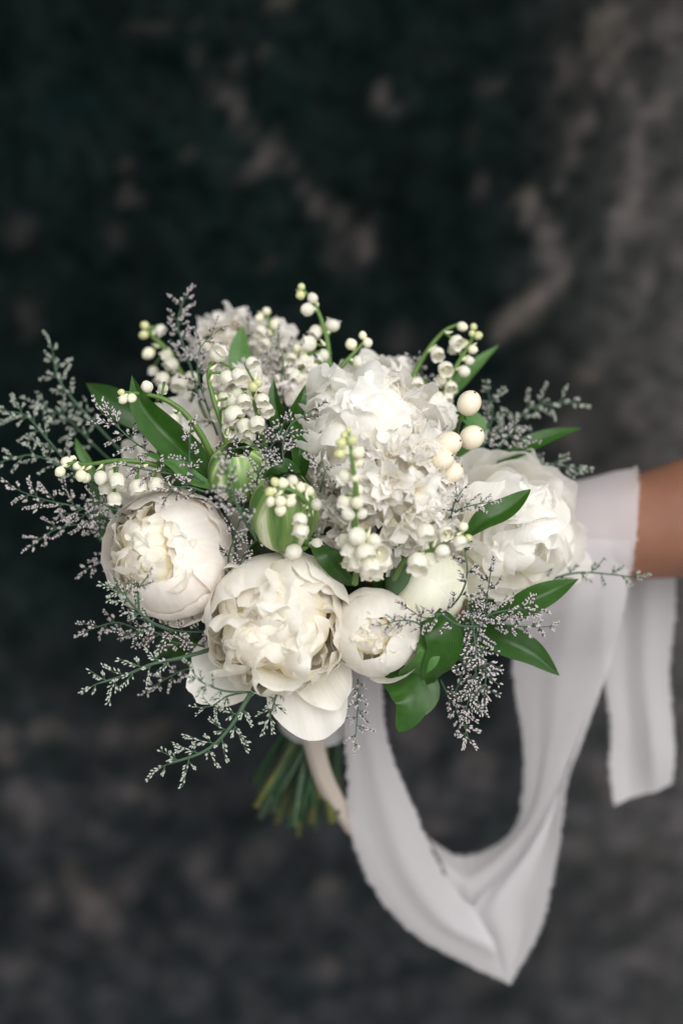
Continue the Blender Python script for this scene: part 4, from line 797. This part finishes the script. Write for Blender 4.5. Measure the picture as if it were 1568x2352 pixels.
ST = [
 # far left fan
 ('long statice spray at the far left reaching the picture edge', [(250, 1140, -.05), (180, 1090, -.045), (110, 1010, -.045), (60, 955, -.045), (5, 945, -.045)], dict(nspk=11, slen=72, size=1.0, green=True, rad=.0013, neck=True)),
 ('statice spray rising steeply at the upper far left', [(300, 1060, -.065), (230, 985, -.065), (170, 920, -.065), (135, 870, -.065), (122, 812, -.065)], dict(nspk=10, slen=58, size=1.0, green=True, rad=.0016, neck=True)),
 ('horizontal statice spray ending low at the far left edge', [(240, 1120, -.04), (180, 1085, -.035), (120, 1060, -.035), (70, 1045, -.035), (12, 1058, -.035)], dict(nspk=9, slen=60, size=.95, green=True, from_=.25)),
 ('blurred statice spray between the two far left stems', [(290, 1090, -.07), (230, 1035, -.07), (180, 985, -.07), (145, 955, -.07), (92, 930, -.07)], dict(nspk=9, slen=55, size=.95, green=True)),
 ('thin statice spray pointing left at mid height, beside the left peony', [(330, 1230, -.03), (250, 1190, -.02), (180, 1165, -.018), (110, 1150, -.018), (52, 1130, -.018)], dict(nspk=10, slen=60, size=.95)),
 ('statice spray drooping left under the thin pointed one', [(310, 1250, -.035), (250, 1220, -.03), (190, 1205, -.028), (130, 1215, -.028), (80, 1248, -.028)], dict(nspk=9, slen=48, size=.9)),
 ('dense dark statice spray against the left flank of the round peony', [(320, 1290, -.03), (285, 1240, -.025), (250, 1205, -.025), (210, 1185, -.025), (160, 1180, -.025)], dict(nspk=11, slen=56, size=.95, from_=.1)),
 ('short statice tuft under the lower left bells', [(330, 1220, -.02), (290, 1185, -.012), (250, 1165, -.012), (225, 1150, -.012)], dict(nspk=8, slen=50, size=.9, from_=.1)),
 ('short statice tips hanging at the lower left flank of the round peony', [(310, 1270, -.03), (270, 1270, -.03), (240, 1285, -.03), (205, 1305, -.03)], dict(nspk=6, slen=44, size=.9)),
 # above left peony and along the left leaf
 ('statice tip crossing the ribbed leaf near its base', [(470, 1110, .012), (440, 1085, .018), (435, 1045, .02), (438, 985, .02)], dict(nspk=6, slen=40, size=1.0, from_=.2)),
 ('statice spray fanning left of the ribbed leaf', [(430, 1090, -.002), (370, 1050, 0), (315, 1020, .003), (275, 985, .003), (243, 955, .003)], dict(nspk=11, slen=62, size=1.0, from_=.15, neck=True)),
 ('low statice spray over the pale leaf at left', [(420, 1090, .012), (370, 1085, .014), (330, 1078, .015), (300, 1072, .015)], dict(nspk=6, slen=40, size=1.0, from_=.1)),
 ('statice spray lying along the top rim of the left round peony', [(470, 1130, .014), (440, 1120, .018), (410, 1120, .02), (385, 1140, .02)], dict(nspk=5, slen=40, size=1.0, from_=.2)),
 ('upright statice spray at the upper left, tallest of its kind', [(460, 930, -.05), (440, 850, -.05), (420, 790, -.05), (408, 740, -.05), (422, 690, -.05)], dict(nspk=10, slen=50, size=1.05, rad=.0013, neck=True)),
 ('statice spray between the frilled bell spray and the blurred upper left bells', [(500, 1000, -.03), (475, 930, -.028), (455, 860, -.03), (460, 800, -.03), (500, 760, -.035)], dict(nspk=12, slen=55, size=1.0, from_=.1)),
 ('statice spray among the hyacinths at the top edge', [(600, 900, -.065), (590, 840, -.065), (570, 790, -.065), (570, 745, -.065)], dict(nspk=5, slen=46, size=1.0, from_=.1)),
 ('statice spray behind the yellowish tip buds', [(640, 940, -.05), (645, 880, -.05), (650, 830, -.05), (640, 790, -.05)], dict(nspk=10, slen=55, size=1.0, from_=.0)),
 ('thick statice band above the cream tulip bud', [(500, 1040, .0), (540, 1030, .006), (590, 1022, .008), (640, 1012, .006)], dict(nspk=12, slen=44, size=1.0, from_=.0, both=True)),
 ('statice spray climbing between the tulips toward the small leaf pair', [(640, 1120, .01), (650, 1070, .018), (650, 1020, .02), (668, 975, .018), (712, 945, .015)], dict(nspk=13, slen=46, size=1.05, from_=.0, both=True)),
 ('short statice spray against the foot of the small leaf pair', [(600, 1060, .005), (620, 1030, .012), (640, 1000, .014), (650, 975, .014)], dict(nspk=9, slen=42, size=1.0, from_=.0, both=True)),
 ('soft focus statice spray in front between left peony and striped tulip', [(590, 1240, .02), (565, 1200, .045), (540, 1150, .055), (528, 1110, .058), (522, 1080, .058)], dict(nspk=12, slen=50, size=1.05, from_=.15, rad=.0014, green=False, both=True)),
 ('statice spray spilling over the right rim of the left round peony', [(600, 1200, .015), (560, 1170, .03), (530, 1150, .038), (500, 1145, .04)], dict(nspk=9, slen=46, size=1.05, from_=.1)),
 ('statice spray filling the dark gap below the striped tulip', [(545, 1350, .0), (550, 1300, .008), (570, 1260, .014), (605, 1225, .02)], dict(nspk=11, slen=44, size=1.0, from_=.05, both=True)),
 ('upright dark statice spray in the gap right of the left peony', [(530, 1330, .0), (525, 1280, .006), (540, 1230, .01), (560, 1160, .012)], dict(nspk=11, slen=44, size=1.0, from_=.0, both=True)),
 ('tiny statice sprig at the left flank of the central peony', [(735, 1130, .02), (740, 1105, .026), (745, 1080, .028), (725, 1062, .03)], dict(nspk=6, slen=34, size=.85, from_=.1)),
 ('statice spray beside the top of the striped tulip', [(600, 1140, .012), (590, 1110, .022), (596, 1085, .025), (612, 1060, .025)], dict(nspk=8, slen=40, size=.95, from_=.05)),
 # lower left
 ('dense statice spray just below the left round peony', [(520, 1440, -.02), (470, 1450, -.012), (420, 1450, -.008), (370, 1440, -.008), (320, 1420, -.008)], dict(nspk=16, slen=52, size=.98, from_=.0, both=True, neck=True)),
 ('statice spray in the dark corner left of the open peony', [(480, 1490, -.02), (450, 1480, -.012), (400, 1475, -.01), (350, 1450, -.01), (300, 1455, -.01)], dict(nspk=15, slen=48, size=.95, from_=.0, both=True)),
 ('curling statice spray up the lower left side of the round peony', [(400, 1450, -.005), (350, 1430, .01), (310, 1395, .015), (285, 1365, .016), (262, 1352, .016)], dict(nspk=9, slen=50, size=1.15, green=True, from_=.2, rad=.0014)),
 ('thin statice spray pointing left below the round peony', [(390, 1455, -.02), (330, 1450, -.02), (270, 1430, -.02), (208, 1445, -.02)], dict(nspk=9, slen=52, size=.9, from_=.2)),
 ('single statice tip over the lower left petals of the round peony', [(320, 1400, .03), (318, 1370, .034), (322, 1348, .036), (335, 1330, .038)], dict(nspk=3, slen=36, size=1.0, from_=.4)),
 ('pale green statice spray reaching left below the cluster', [(490, 1490, -.01), (420, 1510, .0), (350, 1525, .004), (290, 1550, .004), (225, 1570, .004)], dict(nspk=9, slen=56, size=1.15, green=True, from_=.35, rad=.0018, neck=True)),
 ('small dark statice spray above the drooping left petal', [(470, 1530, -.025), (420, 1540, -.025), (380, 1560, -.025), (342, 1585, -.025)], dict(nspk=7, slen=34, size=.8)),
 ('pale statice spray lying on the drooping left petal', [(570, 1590, .02), (520, 1588, .03), (480, 1575, .035), (455, 1560, .035), (438, 1535, .035)], dict(nspk=7, slen=36, size=1.0, green=True, from_=.3)),
 ('statice tips hanging below the drooping left petal', [(560, 1590, .0), (520, 1600, .01), (490, 1620, .01), (460, 1625, .01)], dict(nspk=6, slen=34, size=.9, green=True)),
 ('lowest statice spray hanging down left below the open peony', [(590, 1570, .0), (565, 1610, .01), (525, 1675, .012), (470, 1725, .012), (385, 1755, .012)], dict(nspk=11, slen=70, size=1.15, green=True, from_=.3, rad=.0022, neck=True, spread=(40, 85))),
 ('small statice spray hanging at the foot of the open peony', [(640, 1580, .0), (632, 1605, .004), (625, 1630, .004), (615, 1655, .004)], dict(nspk=6, slen=46, size=1.05, green=True, from_=.1)),
 # below right
 ('thin statice spray hanging over the white ribbon', [(822, 1560, -.01), (822, 1600, -.008), (820, 1650, -.008), (815, 1705, -.008)], dict(nspk=9, slen=48, size=.85, from_=.05, spread=(25, 70))),
 ('large statice spray cascading down beside the broad leaves', [(1070, 1380, -.005), (1085, 1440, .006), (1092, 1500, .008), (1090, 1560, .006), (1072, 1620, .004)], dict(nspk=20, slen=60, size=1.05, from_=.0, both=True, neck=True, violet=.015)),
 ('statice spray bunched right of the closed bud', [(1040, 1450, -.01), (1080, 1420, .0), (1110, 1400, .006), (1120, 1360, .006), (1125, 1320, .004)], dict(nspk=15, slen=50, size=1.0, from_=.0, both=True, violet=.015)),
 ('statice spray climbing along the right side of the closed bud', [(1010, 1420, .005), (1055, 1370, .02), (1072, 1320, .024), (1068, 1270, .02), (1060, 1235, .016)], dict(nspk=12, slen=38, size=1.0, from_=.15, both=True)),
 ('statice spray reaching right over the glossy leaf', [(1080, 1440, .0), (1130, 1410, .008), (1180, 1400, .01), (1225, 1400, .008)], dict(nspk=12, slen=48, size=1.0, from_=.05, violet=.015)),
 ('statice spray pointing right across the ribbon', [(1060, 1430, -.01), (1130, 1430, -.006), (1190, 1438, -.008), (1255, 1440, -.012)], dict(nspk=11, slen=42, size=.9, from_=.05)),
 ('statice spray crossing the closed bud to the left', [(1100, 1440, .01), (1050, 1435, .022), (1010, 1410, .026), (975, 1420, .028), (940, 1400, .03)], dict(nspk=8, slen=40, size=1.0, from_=.3)),
 ('soft statice sprig lying over the small tight peony', [(990, 1450, .015), (955, 1430, .03), (920, 1425, .036), (880, 1435, .04)], dict(nspk=8, slen=40, size=.95, from_=.2)),
 ('statice spray standing behind the broad curled leaf', [(1040, 1600, -.01), (1060, 1550, -.004), (1060, 1500, .0), (1050, 1460, .002)], dict(nspk=12, slen=44, size=1.0, from_=.0, both=True)),
 ('slender statice spray hanging lowest at the right', [(1010, 1560, -.02), (1030, 1600, -.012), (1055, 1640, -.01), (1075, 1695, -.008)], dict(nspk=9, slen=44, size=1.0, from_=.25, spread=(15, 45))),
 ('statice spray in the middle of the right hand cascade', [(1090, 1460, .0), (1105, 1500, .008), (1115, 1540, .008), (1112, 1590, .006)], dict(nspk=13, slen=50, size=1.05, from_=.0, both=True)),
 ('grey statice spray behind the right hand cascade', [(1070, 1500, -.02), (1090, 1540, -.016), (1100, 1580, -.014), (1085, 1620, -.012)], dict(nspk=12, slen=50, size=1.0, from_=.0, both=True)),
 # right
 ('statice sprig lying on the right peony below the berries', [(1030, 1190, .01), (1055, 1170, .018), (1085, 1160, .02), (1115, 1155, .02)], dict(nspk=6, slen=44, size=.8, from_=.15)),
 ('tiny statice sprig between the hyacinth and right peony', [(1035, 1190, .012), (1040, 1165, .02), (1048, 1145, .02), (1062, 1125, .02)], dict(nspk=4, slen=30, size=.75, from_=.2)),
 ('blurred statice spray reaching furthest right below the right peony', [(1200, 1370, -.045), (1270, 1330, -.045), (1330, 1315, -.045), (1390, 1318, -.045), (1450, 1325, -.045)], dict(nspk=9, slen=44, size=1.1, green=True, from_=.2, rad=.0013, neck=True)),
 ('blurred statice spray at upper right reaching right', [(1120, 1060, -.085), (1165, 1000, -.085), (1200, 950, -.085), (1240, 930, -.085), (1305, 925, -.085)], dict(nspk=10, slen=56, size=1.2, green=True, from_=.2, rad=.0013, neck=True)),
 ('blurred statice tips standing behind the snowberries', [(1100, 1040, -.075), (1120, 990, -.075), (1130, 950, -.075), (1122, 905, -.075)], dict(nspk=10, slen=55, size=1.15, green=True, from_=.1, both=True)),
 ('statice spray just above the right peony', [(1090, 1030, -.05), (1130, 1010, -.05), (1170, 1000, -.05), (1200, 1010, -.05)], dict(nspk=9, slen=44, size=1.0, from_=.1)),
 ('blurred statice spray beside the right peony at the wrist', [(1195, 1120, -.07), (1230, 1085, -.07), (1265, 1065, -.07), (1320, 1075, -.07)], dict(nspk=10, slen=46, size=1.15, green=True, from_=.1, both=True)),
 ('blurred statice spray under the curled right petal', [(1220, 1380, -.055), (1240, 1350, -.055), (1250, 1320, -.055), (1245, 1290, -.055)], dict(nspk=8, slen=40, size=1.05, green=True, from_=.1)),
 ('statice spray between the hyacinth and the snowberries', [(1010, 1060, -.02), (1015, 1030, -.018), (1005, 1000, -.018), (985, 975, -.018)], dict(nspk=6, slen=34, size=.8, from_=.1)),
 ('statice tip at the root of the top right bell sprays', [(970, 920, -.065), (975, 880, -.065), (965, 850, -.065), (950, 825, -.065)], dict(nspk=7, slen=40, size=1.0, from_=.2)),
 ('grey statice spray left of the tallest bell spray', [(690, 920, -.055), (670, 880, -.055), (640, 850, -.055), (615, 820, -.055)], dict(nspk=10, slen=46, size=1.0, from_=.0)),
]
for lb, st_, kw in ST: statice(lb, st_, **kw)
# ------------------------------------------------------------------ arm and hand
def build_person():
    # forearm, wrist and a hand closed round the stalks; one skinned body, fingers rooted in the palm
    vs = [P(2350, 1040, -0.05), P(1750, 1150, -0.115), P(1560, 1197, -0.122), P(1400, 1222, -0.128), P(1250, 1262, -0.134), P(1100, 1330, -0.138), P(985, 1375, -0.13), P(910, 1395, -0.125), P(840, 1420, -0.122)]
    rr = [(.052, .050), (.054, .052), (.0425, .041), (.0370, .0355), (.0325, .030), (.028, .024), (.027, .021), (.031, .020), (.030, .019)]
    es = [(i, i + 1) for i in range(8)]
    ax = (P(690, 1850, -0.17) - NECK).normalized()          # direction of the stalks, downwards
    out = V(0.85, 0.5, 0).normalized(); out = (out - ax * out.dot(ax)).normalized(); fr = ax.cross(out).normalized()
    if fr.dot(V(0, 0, 1)) < 0: fr = -fr
    for k in range(4):
        c = NECK + ax * (-0.062 + 0.0195 * k); b = 8; r = 0.028
        n0 = len(vs); vs.append(c + out * 0.040 - fr * 0.016); rr.append((.0105, .0105)); es.append((8, n0))
        for q, a in enumerate((-60, -110, -165, -220)):
            rad = r + (0.0 if q else 0.004)
            vs.append(c + (out * math.cos(R(a)) + fr * math.sin(R(a))) * rad); rr.append(((.0098, .0092, .0085, .0070)[q] * (0.85 if k == 3 else 1),) * 2); es.append((len(vs) - 2, len(vs) - 1))
    c = NECK + ax * (-0.070)
    vs.append(c + out * 0.036 + fr * 0.018); rr.append((.013, .013)); es.append((8, len(vs) - 1))
    for a, rad, t in ((60, .032, .011), (105, .030, .0098), (150, .029, .0085)):
        vs.append(c + ax * 0.004 + (out * math.cos(R(a)) + fr * math.sin(R(a))) * rad); rr.append((t, t)); es.append((len(vs) - 2, len(vs) - 1))
    me = bpy.data.meshes.new('person'); me.from_pydata([tuple(v) for v in vs], es, []); me.materials.append(M['skin'])
    o = bpy.data.objects.new('person', me); COL.objects.link(o)
    sk = o.modifiers.new('skin', 'SKIN'); sk.use_smooth_shade = True
    for i, r in enumerate(rr): me.skin_vertices[0].data[i].radius = r; me.skin_vertices[0].data[i].use_root = (i == 0)
    su = o.modifiers.new('smooth', 'SUBSURF'); su.levels = 2; su.render_levels = 2
    tag(o, 'bare tanned forearm reaching in from the right, hand behind the bouquet holding its stems', 'person')
    return o
if hasattr(bpy.types.Mesh, 'skin_vertices'):
    pass
def skin_layer(me):
    return me.skin_vertices
_old = bpy.data.meshes.new
build_person()

# ------------------------------------------------------------------ silk ribbon
def strand(name, e1, e2, parent, mat, nv=110, nu=16, folds=0.004, fray=0.0016, seed=0, uvlen=3, fringe=True, seam=False, sag=0.0):
    a = catmull([P(*p) for p in e1], nv); b = catmull([P(*p) for p in e2], nv); o0 = parent.location
    vs, fs, uvs = [], [], []
    for j in range(nv + 1):
        w = b[j] - a[j]; t = (a[min(j + 1, nv)] + b[min(j + 1, nv)] - a[max(j - 1, 0)] - b[max(j - 1, 0)]).normalized()
        n = w.cross(t); n = n.normalized() if n.length > 1e-7 else V(0, 0, 1)
        if n.dot(V(0, 0, 1)) < 0: n = -n
        wd = w.length
        for i in range(nu + 1):
            u = i / nu
            f = folds * (noise.noise(Vector((u * 2.0, j / nv * 1.4, seed))) * 1.6 + 0.2 * noise.noise(Vector((u * 5.0, j / nv * 2, seed + 5)))) * min(1, wd / 0.03) * math.sin(math.pi * (0.08 + 0.84 * u))
            e = fray * noise.noise(Vector((j * 0.37, seed, 1 if i == 0 else 3))) * (1 if i in (0, nu) else 0) * min(1, wd / 0.02)
            p = a[j] + w * u + n * (f + sag * math.sin(math.pi * u)) + (w.normalized() * e if wd > 1e-6 else Vector((0, 0, 0)))
            vs.append(p - o0); uvs.append((u, j / nv * uvlen))
    for j in range(nv):
        for i in range(nu): q = j * (nu + 1) + i; fs.append((q, q + 1, q + nu + 2, q + nu + 1))
    o = put(name, mesh_of(name, vs, fs, mat, uvs=uvs), parent)
    if fringe:                                              # loose threads along both torn edges
        tv, tf = [], []
        for side in (0, nu):
            for j in range(nv):
                for _ in range(7):
                    f = random.random(); p = vs[j * (nu + 1) + side].lerp(vs[(j + 1) * (nu + 1) + side], f)
                    q = vs[j * (nu + 1) + (1 if side == 0 else nu - 1)]; d = p - q
                    if d.length < 1e-5: continue
                    d = (d.normalized() + Vector((random.uniform(-.7, .7), random.uniform(-.7, .7), random.uniform(-.7, .7)))).normalized() * random.uniform(.0010, .0034)
                    s = d.cross(V(0, 0, 1)).normalized() * 0.00013; k = len(tv)
                    tv += [p - s, p + s, p + d]; tf.append((k, k + 1, k + 2))
        th = put('frayed_edge', mesh_of('frayed_edge', tv, tf, mat, smooth=False), o); th['kind'] = 'stuff'
    return o
rb = empty('silk_ribbon', P(1350, 1230, -0.12)); tag(rb, 'long sheer white ribbon with frayed edges wound round the wrist and looping down', 'ribbon')
# wound sleeve round the forearm
def sleeve():
    cs = [P(1475, 1212, -.126), P(1400, 1222, -.128), P(1320, 1243, -.131), P(1240, 1266, -.134), P(1150, 1305, -.137), P(1060, 1350, -.139)]
    rad = [.0405, .0388, .0405, .0435, .0415, .036]
    n = 40; c = catmull(cs, n); vs, fs, uvs = [], [], []; K = 36
    for j in range(n + 1):
        t = (c[min(j + 1, n)] - c[max(j - 1, 0)]).normalized(); a = (V(0, 1, 0) - t * V(0, 1, 0).dot(t)).normalized(); b = t.cross(a)
        x = j / n * 5; i = min(int(x), 4); r = rad[i] * (1 - x + i) + rad[i + 1] * (x - i)
        for k in range(K + 1):
            g = 2 * math.pi * k / K; q = r * (1 + 0.035 * noise.noise(Vector((math.cos(g) * 2, math.sin(g) * 2, j / n * 5))))
            if j == 0: q *= 1.01
            vs.append(c[j] + a * (q * math.cos(g)) + b * (q * math.sin(g)) + t * (0.0010 * noise.noise(Vector((k * .9, 3, 0))) if j == 0 else 0) + t * (0.009 * (1 - math.cos(g)) * max(0, 1 - j / 12)) - rb.location); uvs.append((k / K * 2, j / n))
    for j in range(n):
        for k in range(K): q = j * (K + 1) + k; fs.append((q, q + 1, q + K + 2, q + K + 1))
    put('wrist_wrap', mesh_of('wrist_wrap', vs, fs, M['chiffon'], uvs=uvs), rb)
    tv, tf = [], []
    for k in range(220):
        g = random.uniform(0, K); i = int(g) % K; p = vs[i].lerp(vs[i + 1], g - int(g)); d = (V(1, 0, 0) + Vector((random.uniform(-1, 1), random.uniform(-1, 1), random.uniform(-1, 1)))).normalized() * random.uniform(.001, .0035)
        s = d.cross(V(0, 0, 1)).normalized() * 0.0002; q = len(tv); tv += [p - s, p + s, p + d]; tf.append((q, q + 1, q + 2))
    th = put('frayed_edge', mesh_of('frayed_edge', tv, tf, M['chiffon'], smooth=False), rb); th['kind'] = 'stuff'
sleeve()
ch = M['chiffon']
# from the wrist down to the bottom of the loop
strand('hanging_strand', [(1225, 1230, -.100), (1195, 1400, -.115), (1178, 1540, -.14), (1202, 1720, -.165), (1190, 1880, -.18), (1130, 1948, -.19), (1050, 1968, -.20), (985, 1930, -.205)],
       [(1445, 1240, -.090), (1430, 1400, -.105), (1390, 1530, -.13), (1325, 1700, -.15), (1262, 1860, -.165), (1185, 1985, -.175), (1100, 2080, -.18), (1040, 2060, -.185)], rb, ch, seed=1, folds=.006, sag=.006)
# front flank of the loop, turned over at its lower point
strand('folded_strand', [(1400, 1500, -.128), (1335, 1680, -.147), (1285, 1815, -.155), (1200, 1960, -.165), (1090, 2085, -.17), (1118, 2160, -.172), (1166, 2258, -.178)],
       [(1410, 1500, -.128), (1340, 1690, -.147), (1303, 1790, -.15), (1285, 1920, -.15), (1262, 2040, -.155), (1235, 2140, -.165), (1170, 2260, -.178)], rb, ch, seed=4, folds=.005)
# from the loop back up to the binding
strand('rising_strand', [(785, 1500, -.105), (790, 1640, -.112), (798, 1760, -.12), (806, 1900, -.135), (855, 2035, -.15), (965, 2155, -.165), (1166, 2259, -.179)],
       [(880, 1480, -.105), (876, 1600, -.112), (893, 1720, -.12), (950, 1860, -.135), (1005, 1985, -.15), (1060, 2070, -.162), (1092, 2092, -.171)], rb, ch, seed=8, folds=.006, sag=.008)
# loose tail with its slanted cut end
strand('ribbon_tail', [(1400, 1290, -.165), (1385, 1400, -.175), (1390, 1560, -.185), (1405, 1680, -.19), (1402, 1760, -.192), (1412, 1850, -.195)],
       [(1545, 1290, -.16), (1548, 1400, -.17), (1535, 1540, -.18), (1542, 1660, -.185), (1545, 1740, -.188), (1538, 1800, -.195)], rb, ch, seed=12, folds=.009)
# binding round the stalks
def binding():
    ax = (P(690, 1850, -0.17) - NECK).normalized(); n = 16; K = 28; vs, fs, uvs = [], [], []
    a = perp(ax); b = ax.cross(a)
    for j in range(n + 1):
        c = NECK + ax * (0.006 + 0.032 * j / n)
        for k in range(K + 1):
            g = 2 * math.pi * k / K; r = 0.0215 * (1 + 0.06 * math.sin(j * 2.2 + g)) + 0.004 * abs(j / n - 0.4)
            vs.append(c + a * r * math.cos(g) + b * r * math.sin(g) - rb.location); uvs.append((k / K, j / n))
    for j in range(n):
        for k in range(K): q = j * (K + 1) + k; fs.append((q, q + 1, q + K + 2, q + K + 1))
    put('stem_binding', mesh_of('stem_binding', vs, fs, ch, uvs=uvs), rb)
binding()
tp = empty('satin_tape', P(735, 1690, -.13)); tag(tp, 'narrow cream satin tape hanging down in front of the cut stems', 'tape')
strand('tape_strand', [(685, 1650, -.10), (700, 1720, -.115), (725, 1800, -.125), (760, 1860, -.135), (795, 1912, -.145)], [(735, 1645, -.10), (745, 1715, -.115), (768, 1790, -.125), (800, 1850, -.135), (832, 1905, -.145)], tp, M['satin'], folds=.002, fray=0, fringe=False, sag=.004)
